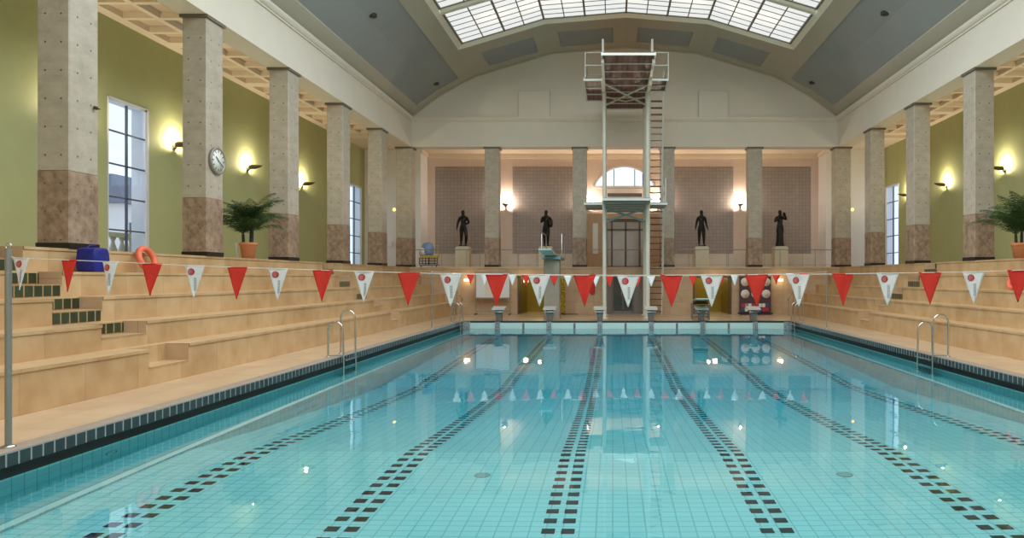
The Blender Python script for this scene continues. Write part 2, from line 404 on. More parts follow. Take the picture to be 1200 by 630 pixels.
def floor_z(y):
    for (a, za), (b, zb) in zip(prof, prof[1:]):
        if a <= y <= b: return za + (zb - za) * (y - a) / (b - a)
    return ZD
LANES = [-4.83, -2.67, -.54, 1.62, 3.77, 5.97]
for lx in LANES:
    m = MB(); y = Y0 + .2; e = .006
    while y < ye - .6:
        for cxx in (-.0975, .0975):
            x0, x1 = lx + cxx - .066, lx + cxx + .066; y1 = y + .125
            m.quad((x0, y, floor_z(y) + e), (x1, y, floor_z(y) + e), (x1, y1, floor_z(y1) + e), (x0, y1, floor_z(y1) + e))
        y += .26
    m.build('lane_line', 'lane_tile', basin)
for (x, y) in ((-1.6, 8.6), (2.85, 8.6), (-1.6, 22), (2.85, 22)):
    m = MB(); m.lathe([(.001, floor_z(y) + .004), (.10, floor_z(y) + .004), (.10, floor_z(y) + .012), (.07, floor_z(y) + .016)], (x, y, 0), 20)
    m.build('floor_drain', 'drain', basin)
for y in (8.9, 14.2, 20.0):
    for x, sgn in ((xa, 1), (xb, -1)):
        m = MB(); m.tube([(x + sgn * .01, y + .09 * math.cos(t), ZW - .45 + .09 * math.sin(t)) for t in [2*PI*k/20 for k in range(20)]], .012, 6, True)
        m.build('wall_inlet', 'drain', basin)
for i, lx in enumerate(LANES):                 # mosaic piers under the starting blocks
    m = MB(); m.box(lx - .1, lx + .1, ye - .07, ye + .02, -1.2, -.02); m.build('mosaic_pier', 'mosaic_dark', basin)
    if i < 5:
        mx_ = (lx + LANES[i + 1]) / 2; m = MB(); m.box(mx_ - .045, mx_ + .045, ye - .012, ye + .01, ZW - .02, -.085); m.build('lane_mark', 'block_grey', basin)
for x in (xa + .26, xb - .26):
    m = MB(); m.box(x - .13, x + .13, ye - .08, ye + .02, -1.0, -.02); m.build('mosaic_pier', 'mosaic_dark', basin)

m = MB(); m.box(xa - .01, xb + .01, Y0 - .01, ye + .01, ZD - .2, ZW)
wt = m.build('water', 'water'); tag(wt, 'clear turquoise water filling the swimming pool', 'water', kind='stuff')

# ---------------------------------------------------------------- stone terraces
RX = [-7.8, -8.4, -9.0, -9.6, -10.2]; RZ = [0, .61, 1.04, 1.48, 1.92, ZG]
def terrace(side, label, flights):
    fx = (lambda x: x) if side < 0 else mir
    m = MB(); YA, YE = -2.98, D - .165
    sgn = 1 if side < 0 else -1
    for k in range(5):
        X = RX[k]; zb, zt = RZ[k], RZ[k + 1]; zm = (zb + zt) / 2; Xn = RX[k + 1] if k < 4 else None
        cuts = []
        for (yc, dr) in flights:
            cuts.append((yc[k] - dr, yc[k]))
        spans = []; y = YA
        for a, b in sorted(cuts): spans.append((y, a)); y = b
        spans.append((y, YE))
        Xi = X - .45
        def q(mk, a, b, c, d): m.use(mk).quad(*[(fx(p[0]), p[1], p[2]) for p in (a, b, c, d)])
        for a, b in spans:                                   # plain riser
            q('terrace_riser', (X, a, zb), (X, b, zb), (X, b, zt), (X, a, zt))
            q('terrace_top', (X + .018, a, zt), (X + .018, b, zt), (Xi, b, zt), (Xi, a, zt))      # nosing and front of tread
            q('terrace_riser', (X + .018, a, zt), (X + .018, b, zt), (X + .018, b, zt - .05), (X + .018, a, zt - .05))
            q('terrace_riser', (X + .018, a, zt - .05), (X + .018, b, zt - .05), (X, b, zt - .05), (X, a, zt - .05))
        for a, b in cuts:                                    # a half-height step let into the riser
            Xd = X - .42
            q('terrace_riser', (X, a, zb), (X, b, zb), (X, b, zm), (X, a, zm))
            q('terrace_top', (X + .015, a, zm), (X + .015, b, zm), (Xd, b, zm), (Xd, a, zm))
            q('terrace_riser', (X + .015, a, zm), (X + .015, b, zm), (X, b, zm - .04), (X, a, zm - .04))
            for y in (a, b):
                q('stone_end', (X, y, zm), (Xi, y, zm), (Xi, y, zt), (X, y, zt)); q('stone_end', (Xi, y, zm), (Xd, y, zm), (Xd, y, zt), (Xi, y, zt))
            q('terrace_riser', (Xd, a, zm), (Xd, b, zm), (Xd, b, zt), (Xd, a, zt))
        for a, b in cuts: q('terrace_top', (X - .42, a, zt), (X - .42, b, zt), (Xi, b, zt), (Xi, a, zt))
        xe = Xn if Xn is not None else -13.88
        q('terrace_top', (Xi, YA, zt), (Xi, YE, zt), (xe, YE, zt), (xe, YA, zt))
    m.use('stone_end')
    root = m.build('stone_terrace'); tag(root, label, 'seating terrace')
    # dark tiled faces of the upper stair steps
    for (yc, dr) in flights:
        for k in range(1, 5):
            X = RX[k]; zb, zt = RZ[k], RZ[k + 1]; zm = (zb + zt) / 2; b = yc[k]; a = b - dr
            if k >= 1:
                t = MB(); x0, x1 = fx(X - .418), fx(X - .405)
                t.box(min(x0, x1), max(x0, x1), a, b, zm + .02, zt - .025); t.build('tiled_step_face', 'step_tile', root)
            if k >= 2:
                t = MB(); x0, x1 = fx(X), fx(X + .008)
                t.box(min(x0, x1), max(x0, x1), a, b - .05, zb + .02, zm - .02); t.build('tiled_step_face', 'step_tile', root)
    return root
fl_near = ([12.87, 12.6, 12.34, 12.2, 12.1], 1.1); fl_far = ([25.6] * 5, 1.0)
terrace(-1, 'stepped honey stone seating terrace along the left side of the pool', [fl_near, fl_far])
terrace(1, 'stepped honey stone seating terrace along the right side of the pool', [fl_far])

# ---------------------------------------------------------------- side walls with windows
def wall_x(name, x, thick, y0, y1, z0, z1, holes, mk, label):
    """wall in a plane of constant x, with rectangular holes (ya, yb, za, zb)"""
    m = MB(); ys = sorted({y0, y1, *[h[0] for h in holes], *[h[1] for h in holes]}); zs = sorted({z0, z1, *[h[2] for h in holes], *[h[3] for h in holes]})
    xo = x + thick; lo, hi = min(x, xo), max(x, xo)
    for a, b in zip(ys, ys[1:]):
        for c, d in zip(zs, zs[1:]):
            if any(h[0] <= a and b <= h[1] and h[2] <= c and d <= h[3] for h in holes): continue
            m.box(lo, hi, a, b, c, d)
    o = m.build(name, mk); struct(o, label); return o
WZ0, WZ1 = ZG + .02, 6.84
WIN_L = [(19.25, 20.95, WZ0, WZ1), (36.9, 38.7, WZ0, WZ1)]
WIN_R = [(19.25, 20.95, WZ0, WZ1), (36.9, 38.7, WZ0, WZ1)]
wall_x('wall_left', XWL, -.5, -3, YB + .4, 0, ZC + .3, WIN_L, 'green_wall', 'olive green plaster wall of the left gallery')
wall_x('wall_right', XWR, .5, -3, YB + .4, 0, ZC + .3, WIN_R, 'green_wall', 'olive green plaster wall of the right gallery')
nwin = 0
for side, wins in ((-1, WIN_L), (1, WIN_R)):
    for (a, b, c, d) in wins:
        nwin += 1
        xw = XWL if side < 0 else XWR; s = side
        root = empty('window_%d' % nwin, (xw, (a + b) / 2, c), kind='structure')
        m = MB(); t = .09; x0, x1 = sorted((s * .03, s * .11)); W = (b - a) / 2; H = d - c
        m.box(x0, x1, -W, -W + t, 0, H); m.box(x0, x1, W - t, W, 0, H); m.box(x0, x1, -W, W, H - t, H); m.box(x0, x1, -W, W, 0, t * .6)
        xx0, xx1 = sorted((-s * .015, s * .49))
        m.box(xx0, xx1, -W, -W + .03, 0, H); m.box(xx0, xx1, W - .03, W, 0, H); m.box(xx0, xx1, -W, W, H - .03, H)
        m.build('window_frame', 'window_white', root)
        m = MB(); m.box(x0 + .01, x1 - .01, -.022, .022, .05, H - .05)
        for k in range(1, 5): zz = H - k * H / 4.85; m.box(x0 + .01, x1 - .01, -W + .05, W - .05, zz - .02, zz + .02)
        m.build('glazing_bar', 'muntin', root)
        m = MB(); xm = (x0 + x1) / 2; m.box(xm - .004, xm + .004, -W + .05, W - .05, .05, H - .05); m.build('window_pane', 'glass', root)

# outside the left windows: balustrade and a neighbouring house
bal = empty('stone_balustrade', (-15.5, 20.2, 2.1), 'pale stone balustrade outside the tall left gallery window', 'balustrade')
m = MB(); m.box(-.16, .16, -2.6, 3.2, .98, 1.12); m.build('handrail', 'sandstone', bal)
m = MB(); m.box(-.16, .16, -2.6, 3.2, .1, .24); m.build('plinth', 'sandstone', bal)
for k in range(15):
    m = MB(); m.lathe([(.08, .24), (.08, .3), (.05, .34), (.11, .5), (.12, .58), (.06, .76), (.045, .86), (.08, .92), (.08, .98)], (0, -2.5 + k * .4, 0), 12)
    m.build('baluster', 'sandstone', bal)
terr = MB(); terr.box(-17.2, -14.4, 10, 42, 1.9, 2.1); struct(terr.build('terrace_slab', 'sandstone'), 'outdoor stone terrace slab beyond the left gallery wall')
house = empty('neighbour_house', (-48, 65, 0), 'brick and pale house with slate roof seen through left window', 'house')
m = MB(); m.box(-8, 6, -5, 4.5, -6, 8.2); m.build('facade', 'render_wall', house)
m = MB(); m.box(6, 6.2, 1.6, 4.6, -6, 8.2); m.build('brick_bay', 'brick', house)
m = MB(); m.add([(-8.5,-5.6,8.2),(6.6,-5.6,8.2),(6.6,5,8.2),(-8.5,5,8.2),(-5,-2,11.2),(3,-2,11.2),(3,2,11.2),(-5,2,11.2)], [(0,1,5,4),(1,2,6,5),(2,3,7,6),(3,0,4,7),(4,5,6,7),(0,3,2,1)]); m.build('roof', 'slate', house)
for k in range(4):
    m = MB(); m.box(6.0, 6.12, -4.2 + k * 1.6, -3.3 + k * 1.6, 4.2, 6.6); m.build('window', 'muntin', house)

# ---------------------------------------------------------------- marble columns
def column(name, x0, x1, y0, y1, label, group):
    c = Vector(((x0 + x1) / 2, (y0 + y1) / 2, ZG)); hx, hy = (x1 - x0) / 2, (y1 - y0) / 2
    root = empty('marble_column', c, label, 'column', group, kind='thing')
    zc = 1.47; top = ZB - ZG
    m = MB(); m.bev(-hx, hx, -hy, hy, zc, top - .05, .02); m.build('shaft', 'travertine', root)
    m = MB(); m.bev(-hx - .005, hx + .005, -hy - .005, hy + .005, .1, zc, .02); m.build('marble_cladding', 'marble', root)
    m = MB(); m.box(-hx - .015, hx + .015, -hy - .015, hy + .015, 0, .11); m.build('plinth', 'black', root)
    m = MB(); m.box(-hx - .05, hx + .05, -hy - .05, hy + .05, top - .08, top); m.build('cap', 'cap_grey', root)
    return root
lab_l = ['tall stone column nearest the camera beside the blue bag', 'tall stone column carrying the round wall clock', 'tall stone column just beyond the potted palm on the left terrace',
         'fourth stone column of the left row, before the far gallery window', 'fifth stone column of the left row, next to the corner column']
for i in range(5):
    yf = D - BAY * (5 - i)
    column('c', XCL - .61, XCL, yf, yf + .74, lab_l[i], 'stone columns along the left terrace')
lab_r = {2: 'tall stone column beside the potted palm on the right terrace', 3: 'tall stone column of the right row, next one beyond the palm column', 4: 'fifth stone column of the right row, next to the corner column'}
for i in (1, 2, 3, 4):
    yf = D - BAY * (5 - i)
    column('c', mir(XCL), mir(XCL) + .61, yf, yf + .74, lab_r.get(i, 'stone column of the right row just outside the frame edge'), 'stone columns along the right terrace') if i > 1 else None
far_x = [473.4, 576.3, 679.2, 782.2, 885.1, 988]
lab_f = ['left corner column of the far colonnade', 'far column between the left statue and the left wall lamp', 'far column directly left of the diving tower', 'far column directly right of the diving tower ladder',
         'far column between the two right-hand statues', 'right corner column of the far colonnade']
for i, px in enumerate(far_x):
    x = (px - 718) * D / F; wd = .40 if i in (0, 5) else .355
    column('c', x - wd, x + wd, D, D + .62, 'brown and grey stone ' + lab_f[i], 'stone columns of the far colonnade')

# ---------------------------------------------------------------- beams, cornice, end wall and vault
XI, XO = XCL + .04, XCL - .7                   # inner and outer face of the side beams
m = MB()
for s in (0, 1):
    a, b = (XO, XI) if s == 0 else (mir(XI), mir(XO))
    m.use('beam').box(a, b, -3, D + .7, ZB, ZV)
m.box(XI, mir(XI), D - .02, D + .7, ZB, ZV)
o = m.build('trim_2'); struct(o, 'ivory plaster beams carried by the columns')
def cornice(name, label):
    m = MB().use('beam')
    pr = [(0, 0), (.05, .0), (.05, .04), (.10, .07), (.14, .12), (.16, .17), (.16, .22), (0, .22)]
    z0 = ZV - .2
    for sgn, x in ((1, XI), (-1, mir(XI))):
        for (d1, h1), (d2, h2) in zip(pr, pr[1:]):
            m.quad((x + sgn*d1, -3, z0+h1), (x + sgn*d2, -3, z0+h2), (x + sgn*d2, D - .02 - d2, z0+h2), (x + sgn*d1, D - .02 - d1, z0+h1))
    for (d1, h1), (d2, h2) in zip(pr, pr[1:]):
        m.quad((XI + d1, D-.02-d1, z0+h1), (XI + d2, D-.02-d2, z0+h2), (mir(XI) - d2, D-.02-d2, z0+h2), (mir(XI) - d1, D-.02-d1, z0+h1))
    struct(m.build(name), label)
cornice('trim_3', 'moulded plaster cornice above the beams')

TAB = [(0, 13.45), (3.65, 13.15), (7.5, 12.0), (8.2, 11.66), (9.3, 11.02), (10.3, 10.30), (10.9, 9.84)]
def vz(o):
    o = abs(o)
    for (a, za), (b, zb) in zip(TAB, TAB[1:]):
        if o <= b + 1e-6: return za + (zb - za) * (o - a) / (b - a)
    return TAB[-1][1]
SKE = 7.5; SKY1 = 31.3
op = [0, .57, 2, 3.15, 3.65, 4.27, 5.6, 6.7, 7.5, 8.2, 9.3, 10.3, 10.9]
os_ = sorted({-x for x in op} | set(op))
ys = [-3, .3] + [SKY1 - 4.43 * k for k in range(7, 0, -1)] + [SKY1, 32.4, 34.6, D + .1]
ys = sorted(set(y for y in ys if y > -3.01))
m = MB()
for a, b in zip(os_, os_[1:]):
    mo = abs((a + b) / 2)
    for c, d in zip(ys, ys[1:]):
        my = (c + d) / 2
        if mo < SKE and .3 <= my <= SKY1: continue
        grey = (8.2 < mo < 10.3 and my < 34.6) or (32.4 < my < 34.6 and (.57 < mo < 3.15 or 4.27 < mo < 6.7))
        off = .05 if grey else 0
        m.use('vault_grey' if grey else 'vault')
        m.quad((CX+a, c, vz(a)+off), (CX+b, c, vz(b)+off), (CX+b, d, vz(b)+off), (CX+a, d, vz(a)+off))
# reveals of the recessed grey fields
m.use('vault')
for s in (-1, 1):
    for o_ in (8.2, 10.3):
        m.quad((CX+s*o_, -3, vz(o_)), (CX+s*o_, 34.6, vz(o_)), (CX+s*o_, 34.6, vz(o_)+.05), (CX+s*o_, -3, vz(o_)+.05))
    for a, b in ((8.2, 9.3), (9.3, 10.3)):
        m.quad((CX+s*a, 34.6, vz(a)), (CX+s*b, 34.6, vz(b)), (CX+s*b, 34.6, vz(b)+.05), (CX+s*a, 34.6, vz(a)+.05))
    for p, q_ in (((.57, 3.15), (4.27, 6.7))[0], ((.57, 3.15), (4.27, 6.7))[1]):
        for o_ in (p, q_):
            m.quad((CX+s*o_, 32.4, vz(o_)), (CX+s*o_, 34.6, vz(o_)), (CX+s*o_, 34.6, vz(o_)+.05), (CX+s*o_, 32.4, vz(o_)+.05))
        for y in (32.4, 34.6):
            m.quad((CX+s*p, y, vz(p)), (CX+s*q_, y, vz(q_)), (CX+s*q_, y, vz(q_)+.05), (CX+s*p, y, vz(p)+.05))
ceil = m.build('ceiling'); struct(ceil, 'shallow beige vault with recessed grey fields')
# lunette end wall
m = MB(); pts = [(o_, vz(o_)) for o_ in os_]
vs = [(CX+o_, D - .0, z) for o_, z in pts] + [(CX+o_, D, ZB + 1) for o_, z in pts]; n = len(pts)
for k in range(n - 1): m.quad((CX+pts[k][0], D+.02, ZV-.3), (CX+pts[k+1][0], D+.02, ZV-.3), (CX+pts[k+1][0], D+.02, pts[k+1][1]+.1), (CX+pts[k][0], D+.02, pts[k][1]+.1))
struct(m.build('wall_lunette', 'lunette'), 'ivory lunette wall above the far colonnade')
m = MB()                                       # thin arched bead where lunette meets vault
m.use('vault'); m.tube([(CX+o_, D - .02, z - .03) for o_, z in pts], .045, 6)
struct(m.build('trim_4'), 'thin plaster bead along the lunette arch')
for (x0, x1, lb) in ((608, 644.5, 'square ivory wall panel left of the diving platform on the lunette wall'), (818.5, 853, 'square ivory wall panel right of the diving platform on the lunette wall')):
    a = at(x0, 138, D); b = at(x1, 107, D); m = MB(); m.bev(0, b.x - a.x, -.14, 0, 0, b.z - a.z, .015)
    o = m.build('wall_panel', 'lunette'); o.location = (a.x, D + .02, a.z); tag(o, lb, 'wall panel', 'square panels on the lunette wall')
for s in (-1, 1):
    for (px, py, lab) in (((437, 17, 'nearer'), (511, 98, 'farther')) if s < 0 else ((1037, 15, 'nearer'), (952, 97, 'farther'))):
        # intersect the viewing ray with the grey field numerically
        best = None
        for k in range(200):
            Y = 18 + k * .09; p = at(px, py, Y); dz = abs(p.z - vz(p.x - CX) - .05)
            if best is None or dz < best[0]: best = (dz, p)
        p = best[1]; m = MB(); m.lathe([(.001, -.05), (.13, -.05), (.15, -.02), (.15, .06)], (0, 0, 0), 16)
        o = m.build('ceiling_speaker', 'dark_metal'); o.location = (p.x, p.y, vz(p.x - CX) + .03)
        tag(o, '%s dark round ceiling fitting on the %s grey ceiling field' % (lab, 'left' if s < 0 else 'right'), 'ceiling fitting', 'round fittings in the grey ceiling fields')

# ---------------------------------------------------------------- skylight
sk = empty('skylight', (CX, 16, 12.5), 'large faceted skylight of opal glass panes with dark bars', 'skylight')
def P(o_, y, dz=0): return (o_, y - 16, vz(o_) + dz - 12.5)
GI = 7.28; GY1 = SKY1 - .22; RISE = .16
gz = lambda o_: vz(o_) + RISE
m = MB()
seg = [-7.5, -3.65, 0, 3.65, 7.5]; segi = [-GI, -3.65, 0, 3.65, GI]
for a, b, c, d in zip(seg, seg[1:], segi, segi[1:]):
    for (yo, yi) in ((SKY1, GY1), (.3, .7)):
        m.quad(P(a, yo), P(b, yo), P(d, yi, RISE), P(c, yi, RISE))
for s in (-1, 1):
    m.quad(P(s*7.5, .3), P(s*7.5, SKY1), P(s*GI, GY1, RISE), P(s*GI, .7, RISE))
m.build('surround', 'skylight_white', sk)
EDG = [GY1] + [27.3 - 4.43 * k for k in range(6)] + [.7]
bays = [(EDG[k + 1], EDG[k]) for k in range(7)]
for k, (ya, yb) in enumerate(bays):
    yb2 = yb - (.22 if k else 0); ya2 = ya + .22
    if k < 6:
        m = MB()
        for c, d in zip(segi, segi[1:]):
            z1 = Vector(P(c, ya, RISE)); z2 = Vector(P(d, ya, RISE))
            for dy0, dy1, e0, e1 in ((-.22, -.12, 0, -.12), (-.12, .12, -.12, -.12), (.12, .22, -.12, 0)):
                m.quad(z1 + Vector((0, dy0, e0)), z2 + Vector((0, dy0, e0)), z2 + Vector((0, dy1, e1)), z1 + Vector((0, dy1, e1)))
        m.build('crossbeam', 'skylight_white', sk)
    oo = [-GI, -5.4, -3.65, -1.83, 0, 1.83, 3.65, 5.4, GI]
    bars = MB()
    for a, b in zip(oo, oo[1:]):
        m = MB(); m.quad(P(a, ya2, RISE+.02), P(b, ya2, RISE+.02), P(b, yb2, RISE+.02), P(a, yb2, RISE+.02)); m.build('glass_pane', 'pane', sk)
        bars.bar(P((a + b) / 2, ya2, RISE), P((a + b) / 2, yb2, RISE), .04, .04)
        for j in range(1, 7):
            y = ya2 + (yb2 - ya2) * j / 7; bars.bar(P(a, y, RISE), P(b, y, RISE), .02, .025)
        for y in (ya2, yb2): bars.bar(P(a, y, RISE), P(b, y, RISE), .05, .05)
    for a in oo: bars.bar(P(a, ya2, RISE - .01), P(a, yb2, RISE - .01), .08, .07)
    bars.build('glazing_bar', 'skylight_bar', sk)
for (px, py) in ((572, 22), (620, 12), (668, 4), (744, 6), (814, 12), (872, 22), (905, 14)):
    Y = 29.2; p = at(px, py, Y); o_ = p.x - CX
    point('attic_lamp', (p.x, Y, gz(o_) + .65), 16, (1, .82, .45), .12)

# ---------------------------------------------------------------- aisle and gallery ceilings (coffered)
m = MB()
for s in (0, 1):
    a, b = (XWL, XO) if s == 0 else (mir(XO), XWR)
    m.use('coffer_field').box(a, b, -3, YB, ZC + .17, ZC + .3)
    m.use('aisle_ceiling')
    wdt = b - a
    fr = [0, .3, 1.28, 1.46, 2.44, 2.62]       # rib edges from the wall
    ribs = [(0, .34), (1.2, 1.36), (2.2, 2.36), (wdt - .24, wdt)]
    for r0, r1 in ribs:
        x0, x1 = (a + r0, a + r1) if s == 0 else (b - r1, b - r0)
        m.box(x0, x1, -3, D - .3, ZC, ZC + .17)
    y = D - .3
    k = 0
    while y > -3:
        wr = .5 if k % 4 == 0 else .16
        m.box(a, b, y - wr / 2, y + wr / 2, ZC + .002, ZC + .17); y -= BAY / 4; k += 1
    m.use('beam'); x0, x1 = (XO, XO + .01) if s == 0 else (mir(XO) - .01, mir(XO))
    m.box(x0, x1, -3, D + .7, ZV - 1.5 + .04, ZC + .3)
m.use('aisle_ceiling').box(XWL, XWR, D + .7, YB + .3, ZC, ZC + .3)
struct(m.build('ceiling_gallery'), 'coffered cream ceiling of the side galleries')

# ---------------------------------------------------------------- end gallery: floor, low wall, back wall
YF = D - .16                                   # face of the low end wall
BF = YF
m = MB()
d1 = (at(606.5, 0, YF).x, at(652, 0, YF).x); d2 = (mir(d1[1]), mir(d1[0])); dc = (at(709, 0, YF).x, at(757, 0, YF).x)
DH = 1.9
xs = [XWL + 3.5, d1[0], d1[1], dc[0], dc[1], d2[0], d2[1], XWR - 3.5]
m.use('stone_end')
for i in (0, 2, 4, 6): m.box(xs[i], xs[i + 1], YF, YF + .25, 0, ZG - .02)
for i in (1, 3, 5): m.box(xs[i], xs[i + 1], YF, YF + .25, DH, ZG - .02)
struct(m.build('wall_end_low'), 'honey stone wall under the far gallery')
m = MB(); m.box(xs[0], xs[-1], YF - .05, YB, ZG - .08, ZG); m.box(XWL, xs[0], YF - .05, YB, ZG - .3, ZG); m.box(xs[-1], XWR, YF - .05, YB, ZG - .3, ZG); struct(m.build('floor_gallery', 'terrace_top'), 'stone floor slab and ledge of the far gallery')
# passage behind the openings
m = MB(); m.use('olive')
for (a, b) in (d1, d2):
    m.box(a - .6, b + .6, YF + 2.4, YF + 2.5, 0, ZG - .1); m.box(a - .65, a - .6, YF + .25, YF + 2.4, 0, ZG - .1); m.box(b + .6, b + .65, YF + .25, YF + 2.4, 0, ZG - .1)
m.use('deck').box(d1[0] - .7, d2[1] + .7, YF + .25, YF + 2.5, -.05, .001)
struct(m.build('wall_passage'), 'olive walls of the passage behind the end openings')
for i, (a, b) in enumerate((d1, d2)):
    point('passage_lamp', ((a + b) / 2, YF + 1.3, 2.0), 22, (1, .88, .5), .1)
    root = empty('door_%d' % (i + 1), ((a + b) / 2, YF, 0), kind='structure'); hw = (b - a) / 2
    m = MB(); m.box(-hw, -hw + .09, -.03, .2, 0, DH); m.box(hw - .09, hw, -.03, .2, 0, DH); m.box(-hw, hw, -.03, .2, DH - .08, DH); m.build('door_frame', 'door_frame', root)
    s = -1 if i == 0 else 1
    m = MB(); m.bar((s * (hw - .12), .2, .95), (s * (hw - .32), 1.1, .95), .045, 1.8); lf = m.build('door_leaf', 'olive_door', root)
    m = MB(); m.tube([(s * (hw - .36), 1.02, 1.0), (s * (hw - .42), 1.0, 1.0), (s * (hw - .42), .88, 1.0)], .014, 8); m.build('door_handle', 'steel', lf)
# centre double door
root = empty('door_3', ((dc[0] + dc[1]) / 2, YF, 0), kind='structure'); hw = (dc[1] - dc[0]) / 2
m = MB(); m.box(-hw, hw, .1, .16, 0, DH); m.build('door_leaf', 'door_grey', root)
m = MB(); m.box(-.62, .36, .06, .1, .18, 1.92 - .08); gl = m.build('door_glass', 'dark_glass', root)
m = MB(); m.box(-.16, -.10, .03, .08, .1, DH - .03); m.box(-.68, -.6, .03, .08, .1, DH - .03); m.box(.34, .42, .03, .08, .1, DH - .03); m.build('door_frame', 'vest_frame', root)
m = MB(); m.tube([(-.2, .03, .85), (-.2, -.04, .88), (-.2, -.04, 1.15), (-.2, .03, 1.18)], .012, 8); m.build('door_handle', 'steel', root)

XR0 = -10.75; XR1 = mir(XR0)
m = MB()
m.use('white_wall').box(XWL, XR0, YB - 1.4, YB + .3, ZG, ZC + .1); m.box(XR1, XWR, YB - 1.4, YB + .3, ZG, ZC + .1)
ac = CX + .08; ahw = 1.78; az0 = 7.12; ah = 1.16
R_ = (ahw * ahw + ah * ah) / (2 * ah)
arc = [(ac + ahw * t, az0 + math.sqrt(R_ * R_ - (ahw * t) ** 2) - (R_ - ah)) for t in [-1 + k / 12 for k in range(25)]]
m.use('rose_wall'); m.box(XR0, arc[0][0], YB, YB + .3, ZG, ZC + .1); m.box(arc[-1][0], XR1, YB, YB + .3, ZG, ZC + .1)
m.box(arc[0][0], arc[-1][0], YB, YB + .3, ZG, az0)
for (xa_, za_), (xb_, zb_) in zip(arc, arc[1:]):
    m.add([(xa_, YB, za_), (xb_, YB, zb_), (xb_, YB, ZC+.1), (xa_, YB, ZC+.1), (xa_, YB+.3, za_), (xb_, YB+.3, zb_), (xb_, YB+.3, ZC+.1), (xa_, YB+.3, ZC+.1)],
          [(0,1,2,3),(7,6,5,4),(0,4,5,1)])
struct(m.build('wall_back'), 'rose beige plaster back wall of the far gallery')
m = MB().use('aisle_ceiling')                  # cornice of the recess
m.box(XR0, XR1, YB - .14, YB, ZC - .16, ZC); m.box(XR0, XR1, YB - .08, YB, ZC - .26, ZC - .16)
m.box(XR0, XR0 + .08, YB - 1.4, YB, ZC - .2, ZC); m.box(XR1 - .08, XR1, YB - 1.4, YB, ZC - .2, ZC)
struct(m.build('trim_5'), 'plaster cornice round the far gallery recess')
nwin += 1
root = empty('window_%d' % nwin, (0, 0, 0), kind='structure')
m = MB(); m.tube([(x, YB + .02, z) for x, z in arc], .07, 6); m.box(arc[0][0] - .05, arc[-1][0] + .05, YB - .05, YB + .2, az0 - .09, az0 + .03); m.build('window_frame', 'window_white', root)
m = MB()
for t in (-.6, -.34, .34, .6): 
    x = ac + ahw * t * 1.0; z = az0 + math.sqrt(R_ * R_ - (x - ac) ** 2) - (R_ - ah); m.box(x - .025, x + .025, YB + .05, YB + .1, az0, z)
m.build('glazing_bar', 'muntin', root)
m = MB()
for (xa_, za_), (xb_, zb_) in zip(arc, arc[1:]): m.quad((xa_, YB + .12, az0), (xb_, YB + .12, az0), (xb_, YB + .12, zb_), (xa_, YB + .12, za_))
m.build('window_pane', 'glass', root)
# tile panels and dado
pz0, pz1 = 3.22, 8.27
pan = [(509.5, 590 - 8), (600.5, 672), (790, 858.5), (893, 950)]
m = MB(); bs = YB / F
for (a, b) in ((-10.30, -6.62), (-5.80, -1.95), (mir(-1.95), mir(-5.80)), (mir(-6.62), mir(-10.30))):
    m.use('tile_panel').box(a, b, YB - .03, YB + .01, pz0, pz1)
struct(m.build('wall_tile_fields'), 'mauve grey mosaic tile fields on the far back wall')
m = MB()
for (a, b) in ((XR0, -1.75), (mir(-1.75), XR1)): m.box(a, b, YB - .05, YB + .01, ZG, pz0 - .02)
struct(m.build('wall_dado', 'dado'), 'white slab dado below the tile fields')
# glazed vestibule in the middle of the far gallery
vx0, vx1 = at(687, 0, 40).x, at(779, 0, 40).x
vs_ = empty('glazed_vestibule', ((vx0 + vx1) / 2, 39.4, ZG), 'tan vestibule with brown framed glass doors behind the diving tower', 'vestibule')
hw = (vx1 - vx0) / 2; H = 5.4 - ZG
m = MB(); m.box(-hw, -1.15, -.3, 1.1, 0, H); m.box(1.15, hw, -.3, 1.1, 0, H); m.box(-1.15, 1.15, -.3, 1.1, 2.75, H); m.build('surround', 'vest_wall', vs_)
m = MB()
for x in (-1.1, -.78, 0, .78, 1.1): m.box(x - .05, x + .05, -.12, -.04, 0, 2.75)
m.box(-1.15, 1.15, -.12, -.04, 2.1, 2.2); m.box(-1.15, 1.15, -.13, -.03, 2.58, 2.75); m.box(-1.15, 1.15, -.12, -.04, 0, .12); m.build('door_frame', 'vest_frame', vs_)
for x0, x1 in ((-1.1, -.78), (-.78, 0), (0, .78), (.78, 1.1)):
    m = MB(); m.box(x0, x1, -.09, -.07, .1, 2.6); m.build('glass_pane', 'vest_glass', vs_)
m = MB(); m.box(-1.85, -1.55, -.34, -.3, .8, 2.5); m.build('white_notice_board', 'white_plastic', vs_)

